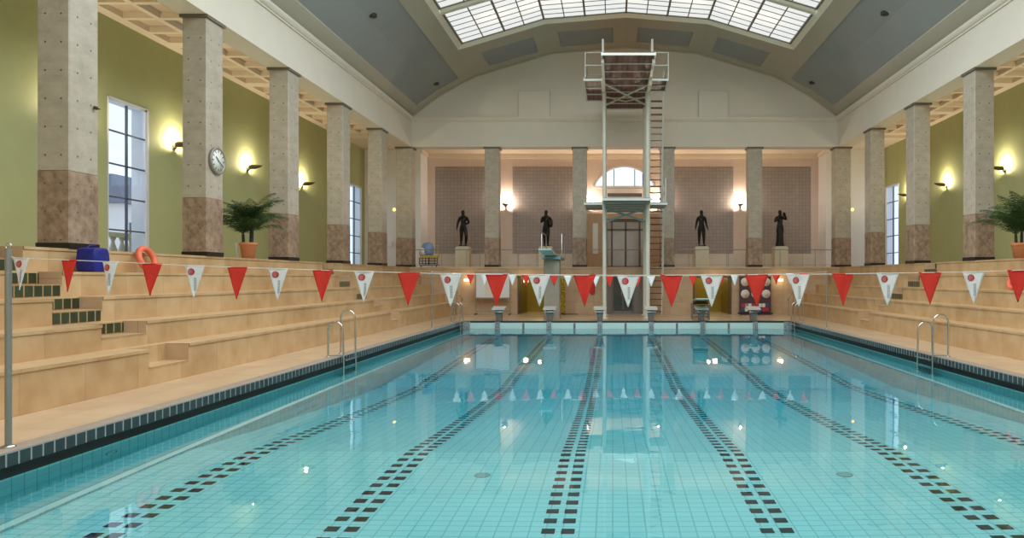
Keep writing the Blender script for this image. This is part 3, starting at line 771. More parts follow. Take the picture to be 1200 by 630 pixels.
# walls behind and around the camera; window openings added for frontal daylight
ADDED_WINS = [(CX - 9.2 + k * 4.6 + .5, CX - 9.2 + (k + 1) * 4.6 - .5) for k in range(4)]
m = MB(); xs_ = [XWL - .5] + [v for p in ADDED_WINS for v in p] + [XWR + .5]
for i in range(0, len(xs_), 2): m.box(xs_[i], xs_[i + 1], -3.3, -3, 0, ZC)
for a, b in ADDED_WINS: m.box(a, b, -3.3, -3, 0, 2.6); m.box(a, b, -3.3, -3, 8.2, ZC)
m.box(XO, mir(XO), -3.3, -3, ZC, 14)
struct(m.build('wall_front', 'beam'), 'ivory wall behind the camera')
for a, b in ADDED_WINS:  # unseen windows, added so daylight reaches the flags from the front
    nwin += 1; root = empty('window_%d' % nwin, ((a + b) / 2, -3.15, 2.6), kind='structure'); hw = (b - a) / 2; m = MB()
    m.box(-hw, -hw + .08, -.05, .05, 0, 5.6); m.box(hw - .08, hw, -.05, .05, 0, 5.6); m.box(-hw, hw, -.05, .05, 0, .08); m.box(-hw, hw, -.05, .05, 5.52, 5.6); m.build('window_frame', 'window_white', root)
    m = MB(); m.box(-.03, .03, -.04, .04, .08, 5.52)
    for k in range(1, 5): m.box(-hw + .08, hw - .08, -.03, .03, k * 1.12 - .02, k * 1.12 + .02)
    m.build('glazing_bar', 'muntin', root)

# gallery rail between the far columns
for k in range(5):
    xa_, xb_ = at(far_x[k], 0, D).x + .43, at(far_x[k + 1], 0, D).x - .43
    names = ['beside the cleaning trolley', 'below the statue behind the high springboard', 'behind the diving tower', 'before the standing right-hand statue', 'before the draped statue']
    root = empty('gallery_railing', ((xa_ + xb_) / 2, D + .3, ZG), 'thin grey gallery railing ' + names[k], 'railing', 'railings between the far columns'); hw = (xb_ - xa_) / 2
    m = MB(); m.tube([(-hw, 0, .88), (hw, 0, .88)], .022, 8); m.build('handrail', 'rail_grey', root)
    m = MB(); m.tube([(-hw, 0, .12), (hw, 0, .12)], .010, 6); m.build('lower_rail', 'rail_grey', root)
    for x in (-hw * .5, hw * .5):
        m = MB(); m.tube([(x, 0, 0), (x, 0, .88)], .016, 8); m.build('rail_post', 'rail_grey', root)
# ---------------------------------------------------------------- wall lamps
def sconce(loc, nx, ny, label, group, power, color):
    """uplighter: half bowl on a bracket; (nx, ny) points into the room"""
    rz = math.atan2(ny, nx)
    root = empty('wall_uplight', loc, label, 'wall lamp', group, rz)
    m = MB(); m.smooth = True
    n = 14; rows = [(.0, -.13), (.12, -.10), (.19, -.03), (.22, .05)]
    vs = []; fs = []
    for r, h in rows:
        for k in range(n + 1):
            a = -PI / 2 + PI * k / n; vs.append((.08 + max(r, .01) * 1.9 * math.cos(a) + .55 * (h + .13), r * math.sin(a) * .95, h * .8 + .04))
    for i in range(3):
        for k in range(n): fs.append((i*(n+1)+k, i*(n+1)+k+1, (i+1)*(n+1)+k+1, (i+1)*(n+1)+k))
    m.add(vs, fs)
    b = m.build('bowl', 'sconce_metal', root); sd = b.modifiers.new('t', 'SOLIDIFY'); sd.thickness = .008
    m = MB(); m.box(0, .03, -.06, .06, -.16, .02); m.bar((.02, 0, -.1), (.1, 0, -.08), .04, .04); m.build('wall_bracket', 'dark_metal', root)
    m = MB(); m.lathe([(.01, -.02), (.035, 0), (.04, .03), (.03, .06), (.008, .075)], (.13, 0, -.02), 12); m.build('bulb', 'bulb', root)
    p = Vector(loc) + Vector((nx * .20, ny * .20, .14)); point('uplight_glow', p, power, color, .05)
    return root
ZS = 6.0
nm = {3: 'near the clock column', 4: 'beyond the left potted palm', 5: 'before the far left window', 2: 'beside the near left column', 6: 'at the far end of the left wall', 1: 'outside the frame'}
for i in (2, 3, 4, 5):
    y = D - BAY * (6 - i) + BAY * 0 + .2
    y = [0, 0, 17.75, 22.15, 26.6, 31.3, 0][i]
    sconce((XWL, y, ZS), 1, 0, 'bronze uplight on the olive green wall ' + nm[i], 'uplights on the left gallery wall', SCONCE_POWER, SCONCE_COLOR)
nr = {3: 'beside the right potted palm', 4: 'between the two nearest visible right columns', 5: 'between the third and fourth right columns', 6: 'beside the far right window'}
for i, y in ((3, 22.2), (4, 26.9), (5, 31.6), (6, 35.6)):
    sconce((XWR, y, ZS), -1, 0, 'bronze uplight on the right green wall ' + nr[i], 'uplights on the right gallery wall', SCONCE_POWER, SCONCE_COLOR)
nb = ['right of the leftmost statue', 'directly left of the diving tower', 'directly right of the diving tower', 'between the two right-hand statues']
for i, x in enumerate((-6.2, -1.45, mir(-1.45), mir(-6.2))):
    sconce((x, YB - .03, ZS), 0, -1, 'small uplight on the far back wall ' + nb[i], 'uplights on the far back wall', 165, BACK_SCONCE_COLOR)
for (x, y, lb) in ((at(461.5, 0, YB - 1.5).x, YB - 1.4, 'small round yellow lamp on the white wall left of the far colonnade'), (at(999.5, 0, YB - 1.5).x, YB - 1.4, 'small round yellow lamp on the white wall right of the far colonnade')):
    root = empty('round_wall_lamp', (x, y, EYE + 80 * y / F), lb, 'wall lamp', 'small yellow lamps of the far gallery')
    m = MB(); m.lathe([(.01, -.09), (.07, -.07), (.09, -.02)], (0, 0, 0), 16, 'y'); m.build('lamp_globe', 'bulb_small', root)
    m = MB(); m.lathe([(.11, -.02), (.11, 0)], (0, 0, 0), 16, 'y'); m.build('lamp_base', 'white_plastic', root)
lw = [(547.5, .7, 'far left beside the white board'), (616.5, 1.3, 'in the left passage opening'), (837.5, 1.3, 'in the right passage opening'), (914, .7, 'right of the round-plate display board')]
for px, k, lb in lw:
    p = at(px, 328, YF); root = empty('bulkhead_lamp', (p.x, YF, p.z), 'lit bulkhead lamp on the low end wall ' + lb, 'wall lamp', 'lamps on the low end wall')
    w_ = .15 if k < 1 else .11; h_ = .06 if k < 1 else .11
    m = MB(); m.lathe([(.01, -.16), (w_ * .7, -.13), (w_, -.06), (w_, -.03)], (0, 0, 0), 16, 'y'); lo = m.build('lamp_globe', 'bulb', root); lo.scale = (1, 1, h_ / w_)
    m = MB(); m.box(-w_ - .02, w_ + .02, -.03, 0, -h_ - .02, h_ + .02); m.build('lamp_base', 'white_plastic', root)
    point('bulkhead_glow', (p.x, YF - .3, p.z), 5, (1, .8, .45), .08)

# ---------------------------------------------------------------- diving tower
tw = empty('diving_tower', (CX, 31.25, 0), 'tall pale steel diving tower with two platforms and brown undersides', 'diving tower')
Z10, Z5 = 10.13, 5.05
PXL, PXR = -.97, .965                          # post positions about the centre line
def post(x, y, z1, r): m = MB(); m.tube([(x, y, 0), (x, y, z1)], r, 12); m.lathe([(r * 2, 0), (r * 2, .03), (r * 1.2, .05)], (x, y, 0), 12); m.build('post', 'tower_paint', tw)
post(PXL, 0, Z10, .085); post(PXR, 0, Z10, .105); post(PXL, 2.9, Z10, .085); post(PXR, 2.9, Z10, .085)
def platform(name, x0, x1, y0, y1, z, edge, under, nb, rails=True):
    m = MB(); m.box(x0, x1, y0, y1, z + .06, z + .16); p = m.build(name, under, tw)
    m = MB()
    e = .06
    m.box(x0 - e, x0, y0 - e, y1 + e, z + .02, z + .14); m.box(x1, x1 + e, y0 - e, y1 + e, z + .02, z + .14)
    m.box(x0, x1, y0 - e, y0, z + .03, z + .12); m.box(x0, x1, y1, y1 + e, z + .02, z + .14); m.build('edge_beam', edge, p)
    for k in range(nb):
        y = y0 + (y1 - y0) * (k + 1) / (nb + 1); m = MB(); m.box(x0, x1, y - .04, y + .04, z + .03, z + .07); m.build('joist', edge, p)
    return p
# local y = Y - 31.25
platform('upper_platform', -.97, .97, 26.3 - 31.25, 34.6 - 31.25, Z10, 'white_paint', 'wood_brown', 7)
platform('side_landing', -1.78, -1.09, 29.7 - 31.25, 33.0 - 31.25, Z10, 'white_paint', 'wood_brown', 2)
platform('side_landing', 1.09, 1.72, 29.7 - 31.25, 31.3 - 31.25, Z10, 'white_paint', 'wood_brown', 1)
platform('lower_platform', -.98, .98, 29.6 - 31.25, 34.9 - 31.25, Z5, 'white_paint', 'teal_paint', 4)
platform('side_landing', -1.82, -1.1, 31.35 - 31.25, 33.6 - 31.25, Z5, 'white_paint', 'teal_paint', 1)
platform('side_landing', 1.1, 1.8, 31.35 - 31.25, 33.0 - 31.25, Z5, 'white_paint', 'teal_paint', 1)
def rail(pts, z, name='railing', posts=None):
    m = MB()
    for h in (.52, 1.06): m.tube([(x, y, z + h) for x, y in pts], .024, 8)
    for x, y in (posts or pts): m.tube([(x, y, z), (x, y, z + 1.08)], .026, 8)
    m.build(name, 'white_paint', tw)
rail([(-.97, -3.2), (-.97, -1.6), (-1.76, -1.6), (-1.76, 1.7), (-.97, 1.7), (-.97, 3.3)], Z10 + .16)
rail([(.97, -3.2), (.97, -1.6), (1.76, -1.6), (1.76, 1.0)], Z10 + .16)
rail([(.97, 3.3), (0, 3.3), (-.97, 3.3)], Z10 + .16)
m = MB()                                        # front rails of the wings
for h in (.52, 1.06): m.tube([(-1.76, -1.6, Z10 + .16 + h), (1.76, -1.6, Z10 + .16 + h)], .02, 8)
m.tube([(-1.0, -3.2, Z10 + .1), (-1.0, -3.2, Z10 + 1.25)], .035, 8); m.tube([(1.0, -3.2, Z10 + .1), (1.0, -3.2, Z10 + 1.25)], .035, 8); m.build('front_rail', 'white_paint', tw)
rail([(1.78, .15), (1.78, 1.6)], Z5 + .16)
rail([(-.95, 3.5), (.95, 3.5)], Z5 + .16)
m = MB(); m.box(-.85, .85, 3.1, 3.16, Z5 + .74, Z5 + .92); m.build('toe_board', 'vest_frame', tw)
def cross(y, z0, z1, mk):
    m = MB(); m.bar((PXL, y, z0), (PXR, y + .03, z1), .06, .09); m.bar((PXL, y + .06, z1), (PXR, y + .09, z0), .06, .09)
    m.build('cross_brace', mk, tw)
cross(0, 4.3, 4.95, 'teal_paint')
m = MB(); m.bar((PXL, -1.5, 10.08), (PXR, 2.2, 10.08), .07, .05); m.bar((PXR, -1.5, 10.04), (PXL, 2.2, 10.04), .07, .05); m.bar((PXL, .6, 10.06), (0, 1.5, 10.06), .05, .05); m.bar((PXR, .6, 10.06), (0, 1.5, 10.06), .05, .05); m.build('cross_brace', 'tower_paint', tw)
m = MB(); m.bar((PXL, 0, 10.08), (PXL, -4.6, 10.08), .1, .14); m.bar((PXR, 0, 10.08), (PXR, -4.6, 10.08), .1, .14); m.build('support_beam', 'tower_paint', tw)
# steep ladders
def ladder(y0, z0, y1, z1, x0, x1, nt_, label=None):
    m = MB(); 
    for x in (x0, x1): m.bar((x, y0, z0), (x, y1, z1), .05, .14)
    l = m.build('ladder', 'white_paint', tw)
    for k in range(nt_):
        t = (k + .5) / nt_; y = y0 + (y1 - y0) * t; z = z0 + (z1 - z0) * t
        m = MB(); m.box(x0 + .02, x1 - .02, y - .09, y + .09, z - .022, z + .022); m.build('ladder_tread', 'tread_brown', l)
ladder(3.3, 0, 2.4, Z5 + .1, 1.17, 1.82, 17)
ladder(2.5, Z5 + .1, 1.5, Z10 + .1, 1.17, 1.74, 17)
m = MB()
for x in (1.12, 1.86): m.tube([(x, 2.95, .9), (x, 2.0, Z5 + 1.1)], .02, 8); 
for x in (1.12, 1.78): m.tube([(x, 2.1, Z5 + 1.0), (x, 1.1, Z10 + 1.1)], .02, 8)
m.build('ladder_handrail', 'white_paint', tw)

# ---------------------------------------------------------------- springboards
sp = empty('springboard_tower', (at(646.5, 0, 30.6).x, 30.6, 0), 'high springboard on a concrete pillar in front of a statue', 'springboard')
m = MB(); m.bev(-.34, .34, -.1, .75, 0, 2.62, .03); m.build('pillar', 'concrete', sp)
m = MB(); m.box(-.42, .42, -.25, 2.2, 2.62, 2.74); m.build('deck_slab', 'teal_paint', sp)
m = MB(); m.box(-.30, .22, -.5, 1.9, 2.78, 2.84)
m.add([(-.33,-2.4,2.98),(.19,-2.4,2.98),(.22,-.5,2.84),(-.30,-.5,2.84),(-.33,-2.4,2.94),(.19,-2.4,2.94),(.22,-.5,2.78),(-.30,-.5,2.78)], [(0,1,2,3),(4,7,6,5),(0,4,5,1),(1,5,6,2),(0,3,7,4)]); m.build('board', 'board_teal', sp)
m = MB(); m.tube([(-.28, -.1, 2.77), (.22, -.1, 2.77)], .05, 10); m.box(-.34, .28, -.2, 0, 2.7, 2.76); m.build('fulcrum', 'dark_metal', sp)
for x in (-.44, .44):
    m = MB(); m.tube([(x, .0, 2.7), (x, .0, 3.72), (x, .08, 3.8), (x, 2.0, 3.8), (x, 2.1, 3.72), (x, 2.1, 2.7)], .024, 8); m.tube([(x, 0, 3.25), (x, 2.1, 3.25)], .018, 8); m.build('handrail', 'steel', sp)
sb = empty('springboard', (at(821, 0, 30.5).x, 30.5, 0), 'low springboard with pale teal board and slatted stand', 'springboard', rz=-.08)
m = MB()
for x in (-.36, .36):
    for y in (-.1, 1.0): m.bar((x, y, 0), (x, y, .66), .06)
    m.bar((x, -.1, .63), (x, 1.0, .63), .06)
for k in range(5): m.box(-.36, .36, -.14, -.11, .1 + k * .12, .16 + k * .12)
m.build('slatted_stand', 'block_grey', sb)
m = MB(); m.tube([(-.34, .1, .74), (.34, .1, .74)], .07, 12); m.build('fulcrum', 'dark_metal', sb)
m = MB(); m.add([(-.27,-1.9,.98),(.27,-1.9,.98),(.27,2.2,.80),(-.27,2.2,.80),(-.27,-1.9,.94),(.27,-1.9,.94),(.27,2.2,.75),(-.27,2.2,.75)], [(0,1,2,3),(4,7,6,5),(0,4,5,1),(1,5,6,2),(2,6,7,3),(3,7,4,0)]); m.build('board', 'board_teal', sb)

# ---------------------------------------------------------------- starting blocks
sbk = None
bl = ['leftmost, before the white board', 'below the high springboard', 'at the left post of the diving tower', 'at the ladder side of the diving tower', 'beside the low springboard', 'rightmost, before the display board']
for i, lx in enumerate(LANES):
    if sbk is None:
        sbk = empty('starting_block', (lx, 29.75, 0))
        m = MB(); m.add([(-.27,-.28,.46),(.27,-.28,.46),(.27,.30,.54),(-.27,.30,.54),(-.27,-.28,.52),(.27,-.28,.52),(.27,.30,.60),(-.27,.30,.60)], [(0,3,2,1),(4,5,6,7),(0,1,5,4),(1,2,6,5),(2,3,7,6),(3,0,4,7)]); m.build('sloping_top', 'block_top', sbk)
        m = MB(); m.add([(-.11,-.12,0),(.11,-.12,0),(.11,.16,0),(-.11,.16,0),(-.16,-.18,.47),(.16,-.18,.47),(.16,.2,.52),(-.16,.2,.52)], [(0,3,2,1),(4,5,6,7),(0,1,5,4),(1,2,6,5),(2,3,7,6),(3,0,4,7)]); m.build('pedestal', 'block_grey', sbk)
        m = MB(); m.tube([(-.2,-.2,.46),(-.2,-.24,.38),(.2,-.24,.38),(.2,-.2,.46)], .014, 8); m.build('hand_grip', 'steel', sbk)
        c = sbk
    else: c = copy_tree(sbk)
    c.location = (lx, 29.75, 0); tag(c, 'pale starting block on the far pool edge, ' + bl[i], 'starting block', 'starting blocks on the far pool edge')

# ---------------------------------------------------------------- pool ladders
def pool_ladder(side, yn, yf, zn, zf, label, group):
    s = 1 if side < 0 else -1; xe = LIP if side < 0 else mir(LIP)
    root = empty('pool_ladder', (xe, yn, 0), label, 'pool ladder', group)
    for y, z in ((0, zn), (yf - yn, zf)):
        pts = [(-s * .27, y, 0)] + [(-s * .27, y, z * .7)]
        r = .17
        for k in range(9):
            a = PI * k / 8; pts.append((s * (-.1 - r * math.cos(a)), y, z - r + r * math.sin(a)))
        pts += [(s * .08, y, z * .3), (s * .1, y, -1.05)]
        m = MB(); m.tube(pts, .021, 10); m.build('handrail', 'steel', root)
        m = MB(); m.lathe([(.05, 0), (.05, .012), (.03, .02)], (-s * .27, y, 0), 12); m.build('foot_flange', 'steel', root)
    for z in (-.08, -.36, -.64, -.92):
        m = MB(); x0, x1 = sorted((s * .05, s * .14)); m.box(x0, x1, 0, yf - yn, z - .015, z + .015); m.build('ladder_step', 'steel', root)
    m = MB(); m.tube([(-s*.27, .0, .03), (s*.07, 0, .03)], .012, 6); m.build('deck_bar', 'steel', root)
    return root
pool_ladder(-1, 16.05, 16.8, .80, 1.03, 'steel pool ladder on the left pool edge, the nearer and larger one', 'steel pool ladders')
pool_ladder(1, 16.1, 16.9, .97, .74, 'steel pool ladder on the right pool edge, the nearer and larger one', 'steel pool ladders')
pool_ladder(-1, 28.3, 28.85, .8, .8, 'small steel pool ladder at the far left pool corner', 'steel pool ladders')
pool_ladder(1, 28.3, 28.85, .8, .8, 'small steel pool ladder at the far right pool corner', 'steel pool ladders')
for s, lb in ((-1, 'left'), (1, 'right')):       # slanting wall handrails near the far corners
    x = (-7.35 if s < 0 else mir(-7.35)); root = empty('handrail', (x, 33.2, 0), 'short slanting steel handrail near the far %s corner' % lb, 'handrail', 'slanting handrails at the far corners')
    m = MB(); m.tube([(-s*.25, 0, .75), (-s*.2, .05, .82), (s*.3, .7, 1.3), (s*.34, .74, 1.26)], .022, 8); m.build('rail', 'steel', root)
    for t in (.1, .8):
        m = MB(); xx = -s*.22 + s*.5*t; m.tube([(xx, .05+.62*t, 0), (xx, .05+.62*t, .82+.46*t)], .018, 8); m.build('rail_post', 'steel', root)

# ---------------------------------------------------------------- pennant lines
def flag_pole(x, y, h, r, label):
    root = empty('flag_pole', (x, y, 0), label, 'pole', 'poles of the pennant lines')
    m = MB(); m.tube([(0, 0, 0), (0, 0, h)], r, 12); m.build('pole', 'rail_grey', root)
    m = MB(); m.lathe([(r * 2.2, 0), (r * 2.2, .015), (r * 1.1, .03)], (0, 0, 0), 12); m.build('foot_flange', 'steel', root)
    m = MB(); m.tube([(.0 + .03*math.cos(t), 0, h + .03 + .03*math.sin(t)) for t in [2*PI*k/12 for k in range(12)]], .007, 6, True); m.build('line_hook', 'steel', root)
YN, YFL = 7.48, 25.1
flag_pole(-6.46, YN, 2.12, .032, 'tall steel pole at the left frame edge holding the near pennant line')
flag_pole(-6.48, YFL, 2.0, .02, 'thin steel pole holding the far pennant line on the left deck')
flag_pole(mir(-6.48), YFL, 2.0, .02, 'thin steel pole holding the far pennant line on the right deck')
def zline(px): return [  # height in pixels of the near line
    (7, 299), (15, 302), (129, 306.5), (230, 311.5), (378, 316.5), (530, 321), (735, 322.5), (935, 321.5), (1040, 320), (1140, 318.5), (1250, 314.5), (1420, 302)][px]
LP = [zline(i) for i in range(12)]
def zn(px):
    for (a, za), (b, zb) in zip(LP, LP[1:]):
        if px <= b: return za + (zb - za) * (px - a) / (b - a)
    return LP[-1][1]
m = MB(); m.tube([at(7 + k * 12, zn(7 + k * 12), YN) for k in range(118)], .0045, 6)
o = m.build('pennant_line', 'cord'); tag(o, 'white cord of the near pennant line across the pool', 'flag line')
xf0, xf1 = -6.48, mir(-6.48)
def zfar(x): t = (x - xf0) / (xf1 - xf0); return 2.02 - .14 * 4 * t * (1 - t)
m = MB(); m.tube([(xf0 + (xf1 - xf0) * k / 60, YFL, zfar(xf0 + (xf1 - xf0) * k / 60)) for k in range(61)], .006, 6)
o = m.build('pennant_line', 'cord'); tag(o, 'white cord of the far pennant line across the pool', 'flag line')
def pennant(p, w_, h_, yaw, lean, red, label, group, seed, detail=True):
    rnd = random.Random(seed); n = 8; ph = rnd.uniform(0, 6); amp = rnd.uniform(.006, .014) * w_ / .25
    def sh(u, v):   # u -1..1 across, v 0..1 down
        x = u * w_ / 2 * (1 - v); z = -v * h_; y = amp * math.sin(u * 2.2 + ph + v * 2) * (1 - v * .3)
        return Vector((x + lean * v * h_, y, z))
    m = MB(); m.smooth = True; vs = []; fs = []; R = 10
    for j in range(R + 1):
        for i in range(n + 1): vs.append(sh(-1 + 2 * i / n, j / R * .985))
    for j in range(R):
        for i in range(n): a = j * (n + 1) + i; fs.append((a, a + 1, a + n + 2, a + n + 1))
    m.add(vs, fs); ob = m.build('red_pennant' if red else 'white_pennant', 'red_cloth' if red else 'white_cloth')
    sd = ob.modifiers.new('t', 'SOLIDIFY'); sd.thickness = .002; sd.offset = 0
    ob.location = p; ob.rotation_euler = (0, 0, yaw); tag(ob, label, 'pennant', group)
    if detail:
        m = MB(); m.smooth = False; m.tube([sh(-1 + .25 * k, .0) for k in range(9)], .005, 6); m.build('hem', 'red_cloth' if red else 'white_cloth', ob)
    if not red and detail:
        def at_uv(x, z, off=.004):    # flat coordinates on the cloth
            v = -z / h_; half = w_ / 2 * (1 - v); u = max(-1, min(1, x / max(half, 1e-4))); q = sh(u, v); return Vector((q.x, q.y - off, q.z))
        c = (-.030, -.062); m = MB(); vs = [at_uv(*c)] + [at_uv(c[0] + (.037) * math.cos(2*PI*k/20), c[1] + (.037) * math.sin(2*PI*k/20)) for k in range(20)]
        m.add(vs, [(0, 1 + k, 1 + (k + 1) % 20) for k in range(20)]); e = m.build('emblem', 'red_print', ob)
        m = MB()
        for (x0, x1, z0, z1) in ((-.014, -.011, -.024, .024), (.010, .013, -.024, .024), (-.002, .0, -.03, .03), (-.026, -.023, -.015, .015)):
            m.quad(*[at_uv(c[0] + a, c[1] + b, .0055) for a, b in ((x0, z0), (x1, z0), (x1, z1), (x0, z1))])
        m.build('emblem_mark', 'rose_wall', e)
        m = MB(); z = -.125
        while z > -.255:
            hh = rnd.uniform(.006, .012)
            for dx in (0, .014): m.quad(*[at_uv(a + dx, b) for a, b in ((-.002, z), (.007, z), (.007, z - hh), (-.002, z - hh))])
            z -= hh + .005
        m.build('vertical_lettering', 'grey_print', ob)
    return ob
near = [(25, 0), (81, 1), (129, 0), (178, 1), (228, 0), (278, 1), (326, 0), (378, 1), (427, 0), (479, 1), (528, 0), (582, 1), (632, 0), (685, 1), (736, 0), (787, 1), (834, 0), (887, 1), (936, 0), (988, 1), (1040, 0), (1090, 1), (1141, 0), (1193, 1)]
cnt = [0, 0]
for px, red in near:
    i = cnt[red]; cnt[red] += 1
    w_ = .205 if px < 60 else (.19 if px < 150 else .22 if px < 460 else .245)
    yaw = -.12 + .2 * (px > 700); lean = (-.06 if px < 200 else -.02 if px < 500 else 0)
    lab = '%s pennant on the near line, %s %s one from the left' % ('plain red' if red else 'white, red disc printed,', ORD[i], 'red' if red else 'white')
    p = at(px, zn(px), YN); pennant(p, w_, .345, yaw, lean, red, lab, '%s pennants on the near line' % ('red' if red else 'white'), px)
cnt = [0, 0]
x = -.61 - .997 * 5; k = 0
while x < 6.9:
    for red in (0, 1):
        xx = x + red * .498
        if xx > 7.0 or xx < xf0 + .2: continue
        i = cnt[red]; cnt[red] += 1
        pennant(Vector((xx, YFL, zfar(xx))), .30, .40, .1, 0, red, 'small %s pennant on the far line, %s %s one from the left' % ('red' if red else 'white', ORD[min(i, 13)], 'red' if red else 'white'), 'small %s pennants on the far line' % ('red' if red else 'white'), int(xx * 100) + 999, False)
    x += .997

# ---------------------------------------------------------------- clock, small objects on the terraces
ck = empty('round_clock', (XCL + .0, 17.95, at(0, 188.5, 17.95).z), 'round white wall clock on the inner face of a stone column', 'clock')
m = MB(); m.lathe([(.34, 0), (.34, .06), (.33, .075), (.29, .075), (.29, .06)], (0, 0, 0), 36, 'x'); m.build('clock_case', 'rail_grey', ck)
m = MB(); m.lathe([(.295, .055), (.295, .062)], (0, 0, 0), 36, 'x'); f_ = m.build('clock_face', 'clock_face', ck)
m = MB()
for k in range(12):
    a = 2 * PI * k / 12; m.bar((.068, .21 * math.sin(a), .21 * math.cos(a)), (.068, .265 * math.sin(a), .265 * math.cos(a)), .022, .006, (1, 0, 0))
m.build('hour_marks', 'dark_metal', f_)
for ang, ln, wd in ((2 * PI * 10.35 / 12, .15, .024), (2 * PI * 20 / 60, .22, .016)):
    m = MB(); m.bar((.075, -.03 * math.sin(ang), -.03 * math.cos(ang)), (.075, ln * math.sin(ang), ln * math.cos(ang)), wd, .006, (1, 0, 0)); m.build('clock_hand', 'dark_metal', ck)

def ring(loc, R, r, tilt, label):
    root = empty('lifebuoy', loc, label, 'lifebuoy')
    # ring stands in the y-z plane and leans by tilt about y
    m = MB(); m.tube([(math.sin(tilt) * R * math.sin(t), R * math.cos(t), R + r + R * math.sin(t) * math.cos(tilt)) for t in [2*PI*k/32 for k in range(32)]], r, 12, True); m.build('ring', 'orange', root)
    for t0 in (PI/4, 3*PI/4, 5*PI/4, 7*PI/4):
        m = MB(); m.tube([(math.sin(tilt) * R * math.sin(t), R * math.cos(t), R + r + R * math.sin(t) * math.cos(tilt)) for t in (t0 - .1, t0, t0 + .1)], r * 1.04, 12, cap=False); m.build('strap_band', 'orange', root)
ring((-10.02, 15.05, 1.92), .235, .062, -.32, 'faded orange lifebuoy leaning below the column base on the left terrace')
ring((mir(-9.44), 18.55, 1.48), .2, .058, .25, 'faded orange lifebuoy at the right frame edge on the right terrace')

bagr = empty('sports_bag', (-9.88, 13.3, 1.92), 'bulky royal blue bag on the upper left terrace step below the near column', 'bag')
rnd = random.Random(3)
bm = bmesh.new(); bmesh.ops.create_cube(bm, size=1)
bmesh.ops.subdivide_edges(bm, edges=bm.edges[:], cuts=5, use_grid_fill=True)
for v in bm.verts:
    c = v.co; l = c.length; s_ = .62 / max(l, .3) * .45 + .62
    v.co = Vector((c.x * s_ * .36, c.y * s_ * .40, (c.z + .5) * .47 * (1 - .12 * abs(c.y)))) + Vector([rnd.uniform(-.012, .012) for _ in range(3)])
    if v.co.z < 0: v.co.z = 0
me = bpy.data.meshes.new('bag_body'); bm.to_mesh(me); bm.free(); me.materials.append(M['blue_bag'])
for p in me.polygons: p.use_smooth = True
ob = bpy.data.objects.new('bag_body', me); COL.objects.link(ob); ob.parent = bagr; ob.modifiers.new('s', 'SUBSURF').levels = 1
m = MB(); m.box(-.13, .155, -.15, .12, .30, .335); m.box(.13, .16, -.19, .15, .1, .32); m.build('front_pocket', 'blue_bag', bagr)
m = MB(); m.box(.155, .162, -.12, -.02, .2, .27); m.build('white_badge', 'blue_light', bagr)
m = MB(); m.tube([(.0, -.14, .44), (0, -.1, .50), (0, .06, .51), (0, .12, .44)], .014, 8); m.build('carry_handle', 'blue_bag', bagr)

# ---------------------------------------------------------------- potted palms
def palm(loc, label, seed, spread, height, pot_r):
    rnd = random.Random(seed); root = empty('potted_palm', loc, label, 'potted palm', 'potted palms on the terraces')
    ph = .46
    m = MB(); m.lathe([(pot_r * .72, 0), (pot_r * .95, ph - .09), (pot_r * .97, ph - .085), (pot_r * 1.04, ph - .08), (pot_r * 1.04, ph), (pot_r * .92, ph), (pot_r * .9, ph - .05)], (0, 0, 0), 24); m.build('pot', 'terracotta', root)
    m = MB(); m.lathe([(.01, ph - .05), (pot_r * .9, ph - .045)], (0, 0, 0), 20); m.build('soil', 'soil', root)
    crowns = []
    for k, (dx, dy) in enumerate(((-.13, 0), (.05, .05), (.13, -.05))):
        hh = ph + .24 + .07 * k; m = MB(); m.tube([(dx, dy, ph - .06), (dx * 1.1, dy, ph + .2), (dx * 1.15, dy, hh)], [.045, .04, .035], 8); m.build('stem', 'stem', root); crowns.append(Vector((dx * 1.1, dy, hh)))
    nf = 54
    for k in range(nf):
        c = crowns[k % 3]; az = 2 * PI * k / nf * 5.03 + rnd.uniform(-.25, .25); el = rnd.uniform(.55, 1.52); L_ = rnd.uniform(.95, 1.35) * spread * (1.1 if el < .9 else 1.05)
        dirh = Vector((math.cos(az), math.sin(az), 0)); pts = []; a = el; p = c.copy(); seg_ = 9
        for j in range(seg_ + 1):
            pts.append(p.copy()); p = p + (dirh * math.cos(a) + Vector((0, 0, math.sin(a)))) * (L_ / seg_); a -= (.03 + .034 * j) * rnd.uniform(.7, 1.3)
        m = MB(); m.tube(pts, [.009 - .0007 * j for j in range(seg_ + 1)], 5)
        side = dirh.cross(Vector((0, 0, 1)))
        for j in range(2, seg_ * 3 + 1):
            t = j / (seg_ * 3) * seg_; i = min(int(t), seg_ - 1); q = pts[i].lerp(pts[i + 1], t - i); fwd = (pts[i + 1] - pts[i]).normalized()
            ll = .34 * math.sin(PI * min(1, .18 + .8 * j / (seg_ * 3))) * spread
            for sg in (-1, 1):
                d = (side * sg * .72 + fwd * .66 + Vector((0, 0, -.22 + rnd.uniform(-.12, .12)))).normalized(); e = q + d * ll; wv = fwd * .010
                mid = q + d * ll * .45 + Vector((0, 0, .015)); tip = e + Vector((0, 0, -.05))
                m.add([q - wv * .5, q + wv * .5, mid + wv, mid - wv, tip], [(0, 1, 2, 3), (3, 2, 4)])
        m.build('frond', 'leaf', root)
    return root
pl = palm((-10.42, 20.0, ZG), 'bushy green palm in a terracotta pot on the left terrace', 5, .95, 1.4, .23)
pr = palm((11.78, 20.2, ZG), 'bushy green palm in a terracotta pot on the right terrace', 9, 1.05, 1.4, .25)
m = MB(); m.tube([(0, 0, 0), (-.03, .0, .45)], .03, 10); o = m.build('white_post', 'white_plastic'); o.location = (-10.78, 20.1, ZG); tag(o, 'short white post behind the terracotta pot on the left terrace', 'post')

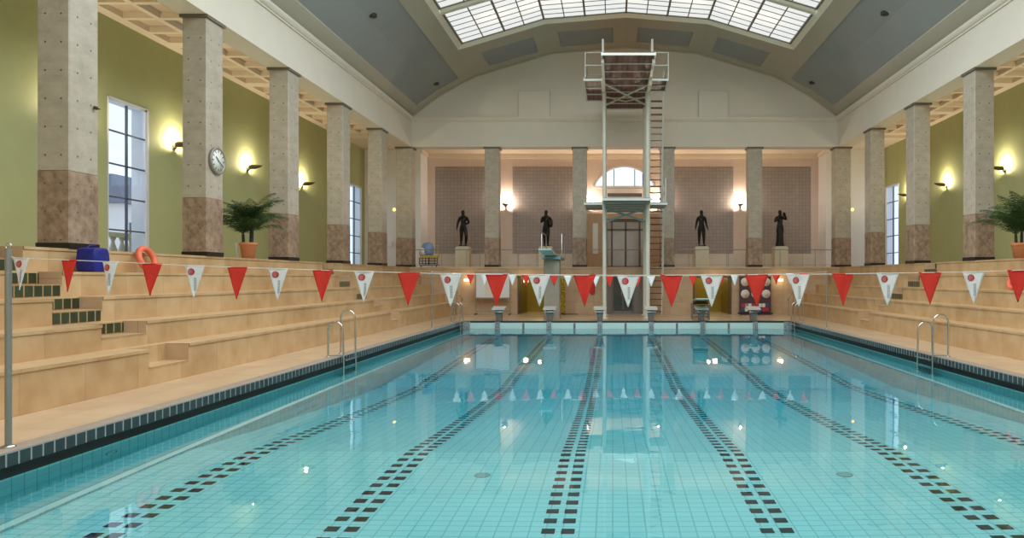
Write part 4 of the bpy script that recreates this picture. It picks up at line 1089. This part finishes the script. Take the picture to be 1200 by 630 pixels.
# ---------------------------------------------------------------- bronze statues
def body(name, J, E, parent):
    """J: name -> (x, y, z, r); one continuous skinned surface rooted at the pelvis"""
    ks = list(J); me = bpy.data.meshes.new(name)
    me.from_pydata([J[k][:3] for k in ks], [(ks.index(a), ks.index(b)) for a, b in E], [])
    ob = bpy.data.objects.new(name, me); COL.objects.link(ob); ob.parent = parent
    md = ob.modifiers.new('skin', 'SKIN'); sv = me.skin_vertices[0].data
    for i, k in enumerate(ks):
        r = J[k][3]; sv[i].radius = (r, r) if not isinstance(r, tuple) else r; sv[i].use_root = (k == 'pelvis')
    md.use_smooth_shade = True; sb_ = ob.modifiers.new('sub', 'SUBSURF'); sb_.levels = 2; sb_.render_levels = 2
    me.materials.append(M['bronze']); return ob
def hand(J, E, wrist, w, d, sgn):
    """palm and five fingers continuing from the wrist along d"""
    d = Vector(d).normalized(); w = Vector(w); side = Vector((0, 1, 0)) if abs(d.y) < .7 else Vector((1, 0, 0)); side = (side - d * side.dot(d)).normalized()
    pm = w + d * .055; J[wrist + 'palm'] = (*pm, .026); E.append((wrist, wrist + 'palm'))
    for i, off in enumerate((-.028, -.009, .010, .028)):
        L_ = (.075, .085, .08, .062)[i]; k1 = w + d * .10 + side * off; k2 = k1 + d * L_ * .55 + Vector((sgn * .006, 0, 0)); k3 = k2 + d * L_ * .45 + Vector((sgn * .02, 0, 0))
        a, b, c = [wrist + 'f%d%d' % (i, j) for j in range(3)]
        J[a] = (*k1, .010); J[b] = (*k2, .009); J[c] = (*k3, .007); E += [(wrist + 'palm', a), (a, b), (b, c)]
    t1 = w + d * .045 + side * -.04; t2 = t1 + d * .045 + side * -.018; J[wrist + 't0'] = (*t1, .011); J[wrist + 't1'] = (*t2, .008); E += [(wrist + 'palm', wrist + 't0'), (wrist + 't0', wrist + 't1')]
def figure(root, pose, robe=False, female=False):
    s = .90 if female else 1.0
    J = {'pelvis': (0, 0, 1.0, (.18, .14)), 'waist': (.01, 0, 1.15, (.165, .125)), 'chest': (0, .0, 1.34, (.205, .15)), 'collar': (0, .01, 1.48, (.15, .10)), 'neck': (0, .0, 1.575, .068),
         'jaw': (0, -.02, 1.66, (.075, .088)), 'head': (0, -.005, 1.745, (.095, .11)), 'crown': (0, .01, 1.81, (.065, .075)),
         'nose': (0, -.105, 1.70, .012),
         'shL': (-.19, 0, 1.45, .082), 'shR': (.19, 0, 1.45, .082),
         'hipL': (-.095, 0, .88, .125), 'hipR': (.095, 0, .88, .125)}
    J.update(pose['J'])
    E = [('pelvis','waist'),('waist','chest'),('chest','collar'),('collar','neck'),('neck','jaw'),('jaw','head'),('head','crown'),('jaw','nose'),
         ('collar','shL'),('collar','shR'),('pelvis','hipL'),('pelvis','hipR')]
    for sd in 'LR':
        E += [('sh'+sd,'el'+sd),('el'+sd,'fa'+sd),('fa'+sd,'wr'+sd),('hip'+sd,'kn'+sd),('kn'+sd,'calf'+sd),('calf'+sd,'an'+sd),('an'+sd,'toe'+sd)]
        e_, w_ = Vector(J['el'+sd][:3]), Vector(J['wr'+sd][:3]); J['fa'+sd] = (*e_.lerp(w_, .3), .06)
        hand(J, E, 'wr'+sd, w_, w_ - e_, 1 if sd == 'L' else -1)
    b = body('figure', J, E, root)
    m = MB(); hx = J['head']; m.lathe([(.01, .115), (.06, .10), (.092, .045), (.1, -.01), (.085, -.05)], (hx[0], hx[1] + .016, hx[2]), 14); m.build('hair', 'bronze', root)
    return b
def legs(l, r): # knee, ankle offsets
    (kx, ky, ax, ay), (kx2, ky2, ax2, ay2) = l, r
    return {'knL': (kx, ky, .53, .085), 'calfL': ((kx+ax)/2, (ky+ay)/2 + .02, .37, .078), 'anL': (ax, ay, .09, .048), 'toeL': (ax - .02, ay - .17, .03, .045),
            'knR': (kx2, ky2, .53, .085), 'calfR': ((kx2+ax2)/2, (ky2+ay2)/2 + .02, .37, .078), 'anR': (ax2, ay2, .09, .048), 'toeR': (ax2 + .04, ay2 - .17, .03, .045)}
poses = [
 dict(J={**legs((-.10, -.01, -.12, 0), (.17, -.11, .12, .03)), 'elL': (-.29, .03, 1.20, .064), 'wrL': (-.31, -.06, .95, .042), 'elR': (.28, .06, 1.22, .064), 'wrR': (.14, -.16, 1.12, .042), 'head': (-.02, -.01, 1.745, (.095, .11))}),
 dict(J={**legs((-.09, -.02, -.08, 0), (.10, -.05, .09, .02)), 'elL': (-.25, -.05, 1.24, .06), 'wrL': (-.10, -.20, 1.36, .04), 'elR': (.32, .05, 1.24, .06), 'wrR': (.18, -.10, 1.05, .04)}),
 dict(J={**legs((-.11, 0, -.12, 0), (.12, -.03, .13, -.03)), 'elL': (-.245, .05, 1.20, .064), 'wrL': (-.30, -.02, .95, .042), 'elR': (.245, .05, 1.20, .064), 'wrR': (.30, -.03, .95, .042)}),
 dict(J={**legs((-.07, -.01, -.07, 0), (.08, -.04, .07, 0)), 'elL': (-.28, -.06, 1.26, .062), 'wrL': (-.12, -.20, 1.42, .04), 'elR': (.32, -.08, 1.38, .062), 'wrR': (.20, -.18, 1.60, .04)}),
]
st = [(543, 'nude male bronze statue in relaxed stance, one arm hanging, leftmost statue', 'plain limestone pedestal under the leftmost statue'),
      (640, 'bronze statue holding a bundle at its hip behind the high springboard', 'limestone pedestal behind the high springboard'),
      (822, 'nude bronze statue standing upright with both arms lowered, right of the tower', 'limestone pedestal under the upright arms-down statue'),
      (914, 'draped bronze statue with arms raised to its shoulder, rightmost statue', 'limestone pedestal under the draped rightmost statue')]
YS = 36.9
for i, (px, lb, lb2) in enumerate(st):
    X = (px - 718) * YS / F
    pd = empty('stone_pedestal', (X, YS, ZG), lb2, 'pedestal', 'pedestals of the bronze statues')
    m = MB(); m.bev(-.36, .36, -.36, .36, 0, 1.06, .015); m.build('plinth_block', 'pedestal', pd)
    m = MB(); m.bev(-.30, .30, -.30, .30, 1.06, 1.11, .012); m.build('top_slab', 'pedestal', pd)
    rt = empty('bronze_statue', (X, YS, ZG + 1.11), lb, 'statue', 'bronze statues in the far gallery'); rt.scale = (1.03,) * 3
    m = MB(); m.lathe([(.27, 0), (.27, .03), (.25, .045)], (0, 0, 0), 20); m.build('base_plate', 'bronze', rt)
    figure(rt, poses[i])
    if i == 1:
        m = MB(); m.smooth = True; m.lathe([(.01, -.17), (.10, -.13), (.14, 0), (.11, .14), (.05, .2), (.01, .21)], (.22, -.12, 1.12), 14); m.build('bundle', 'bronze', rt)
    if i == 3:
        m = MB(); n = 32; vs = []; fs = []; rows = [(1.42, .155, .11), (1.2, .14, .11), (1.02, .17, .13), (.7, .17, .14), (.3, .18, .15), (.05, .21, .17)]
        for z, a, b in rows:
            for k in range(n):
                t = 2 * PI * k / n; f_ = 1 + .07 * math.sin(t * 9) * (1.45 - z) / 1.4; vs.append((a * f_ * math.cos(t), b * f_ * math.sin(t), z))
        for r in range(len(rows) - 1):
            for k in range(n): l = (k + 1) % n; fs.append((r*n+k, r*n+l, (r+1)*n+l, (r+1)*n+k))
        m.smooth = True; m.add(vs, fs); m.build('draped_robe', 'bronze', rt)
        m = MB(); m.smooth = True; m.lathe([(.01, -.1), (.07, -.07), (.09, 0), (.06, .09), (.01, .12)], (.2, -.1, 1.62), 12); m.build('carried_vessel', 'bronze', rt)

# ---------------------------------------------------------------- things at the far end
tr = empty('cleaning_trolley', (at(503.5, 0, 36.2).x, 36.2, ZG), 'cleaning trolley with blue and white bag and yellow tray behind the left corner', 'trolley')
m = MB()
for x0, x1 in ((-.46, .02), (.04, .46)):
    m.box(x0, x1, -.25, .25, .1, .14); 
    for z in (.2, .32, .44): m.box(x0, x1, -.26, -.23, z - .02, z + .02)
    for t in (0, .33, .66, 1): x = x0 + (x1 - x0) * t; m.box(x - .015, x + .015, -.27, -.24, .1, .5)
m.build('crate', 'crate', tr)
for x in (-.4, .4):
    m = MB(); m.lathe([(.05, -.02), (.05, .02)], (x, -.2, .05), 12, 'x'); m.build('wheel', 'crate', tr)
m = MB(); m.box(-.44, .46, -.24, .24, .5, .62); m.build('tray', 'yellow_plain', tr)
m = MB(); m.smooth = True; m.lathe([(.25, .62), (.32, .75), (.33, 1.0), (.25, 1.2), (.12, 1.28)], (-.1, 0, 0), 16); m.build('bag', 'blue_light', tr)
m = MB(); m.lathe([(.2, .63), (.2, .95), (.05, 1.05)], (-.3, -.14, 0), 12); m.build('white_bucket', 'white_plastic', tr)
m = MB(); m.tube([(.4, 0, .5), (.44, 0, 1.1), (.1, 0, 1.24)], .018, 8); m.build('handle', 'yellow_plain', tr)

wb = empty('whiteboard', (at(577.5, 0, 34.6).x, 34.6, 0), 'white board on a framed stand against the low end wall at left', 'board')
hw = 19.5 * 34.6 / F; zt = at(0, 319.5, 34.6).z; zb_ = at(0, 349, 34.6).z
m = MB(); m.box(-hw, hw, 0, .03, zb_, zt); m.build('board_panel', 'white_plastic', wb)
m = MB(); m.bar((-hw - .02, 0, .03), (-hw - .02, 0, zt + .03), .04); m.bar((hw + .02, 0, .03), (hw + .02, 0, zt + .03), .04); m.bar((-hw, 0, zt + .02), (hw, 0, zt + .02), .04); m.bar((-hw, 0, zb_), (hw, 0, zb_), .05); m.bar((-hw, 0, .16), (hw, 0, .16), .05); m.build('stand_frame', 'rail_grey', wb)
m = MB(); m.box(-hw, hw, -.09, 0, zb_ - .03, zb_ - .01); m.build('pen_tray', 'rail_grey', wb)
for x in (-hw - .02, hw + .02):
    m = MB(); m.box(x - .03, x + .03, -.3, .3, 0, .05); m.build('foot', 'dark_metal', wb)
m = MB(); m.box(-.38, .02, -.004, 0, zb_ + .1, zt - .06); m.box(.1, .55, -.004, 0, zb_ + .16, zb_ + .2); m.build('pale_sheet', 'poster_white', wb)

db = empty('display_board', (at(885, 0, 34.6).x, 34.6, 0), 'dark mobile display board showing round cream plates, far right', 'display board')
hw = 18.5 * 34.6 / F; zt = at(0, 323.5, 34.6).z
m = MB(); m.box(-hw, hw, 0, .05, .12, zt); pb = m.build('board_panel', 'poster_dark', db)
for r, z in enumerate((zt - .28, zt - .87)):
    for c in (-.5, 0.02, .54):
        m = MB(); m.lathe([(.21, -.015), (.21, 0)], (c, 0, z), 24, 'y'); d_ = m.build('cream_disc', 'poster_white', pb)
        m = MB(); m.lathe([(.13, -.018), (.13, -.014)], (c, 0, z), 20, 'y'); m.build('disc_centre', 'rose_wall', d_)
m = MB(); rnd = random.Random(4)
for k in range(16):
    x = -.68 + (k % 8) * .17; z = .16 + (k // 8) * .21
    m.use(('red_print', 'poster_blue', 'poster_white', 'grey_print')[rnd.randrange(4)]).box(x, x + .15, -.012, 0, z, z + .18)
m.build('picture_strip', None, pb)
m = MB(); m.box(-hw - .04, hw + .04, -.2, .25, .03, .1); m.build('base', 'crate', db)
for x in (-hw + .1, hw - .1):
    for y in (-.14, .18):
        m = MB(); m.lathe([(.03, -.015), (.03, .015)], (x, y, .03), 12, 'x'); m.build('caster', 'crate', db)

ya = empty('lane_rope_bundle', (at(659.5, 0, 34.7).x, 34.7, 0), 'upright yellow and black bundle of lane floats left of the tower', 'float bundle')
m = MB()
for j, (dx, dy) in enumerate(((-.07, 0), (.07, .03), (0, -.07))):
    pr_ = []
    for k in range(26): z = .08 + k * .066; pr_ += [(.035, z), (.065, z + .012), (.065, z + .044), (.035, z + .056)]
    m.lathe(pr_, (dx, dy, 0), 10)
m.build('float_column', 'yellow', ya)
m = MB(); m.lathe([(.2, 0), (.2, .04), (.05, .07)], (0, 0, 0), 16); m.box(0, .75, -.05, .05, 0, .04); m.build('base', 'door_frame', ya)
rb = empty('red_hose_case', (at(694, 0, 35).x, YF, 1.05), 'red case hung on the low end wall left of the tower', 'case')
m = MB(); m.bev(-.13, .13, -.16, -.02, 0, .9, .03); m.build('case_body', 'red', rb)
m = MB(); m.tube([(-.05, -.09, .88), (-.05, -.09, .96), (.05, -.09, .96), (.05, -.09, .88)], .012, 6); m.build('carry_handle', 'crate', rb)
m = MB(); m.box(-.03, .03, -.05, 0, 0, .06); m.box(-.02, .02, -.1, 0, .0, .02)
o = m.build('wall_sensor', 'dark_metal'); o.location = (XCL + .02, 13.72, at(0, 128, 13.7).z); o.rotation_euler = (0, 0, PI / 2); tag(o, 'tiny dark sensor on the side of the nearest left column', 'sensor')
for (x, y, z, lb) in ((XWR - .02, 34.9, 3.9, 'small white switch box beside the far right window'), (at(457, 0, YB - 1.42).x, YB - 1.42, 3.7, 'small grey notice on the white wall left of the corner column')):
    m = MB(); m.box(-.12, .12, -.12, .02, -.15, .15); o = m.build('switch_box', 'white_plastic'); o.location = (x, y, z); tag(o, lb, 'switch box')
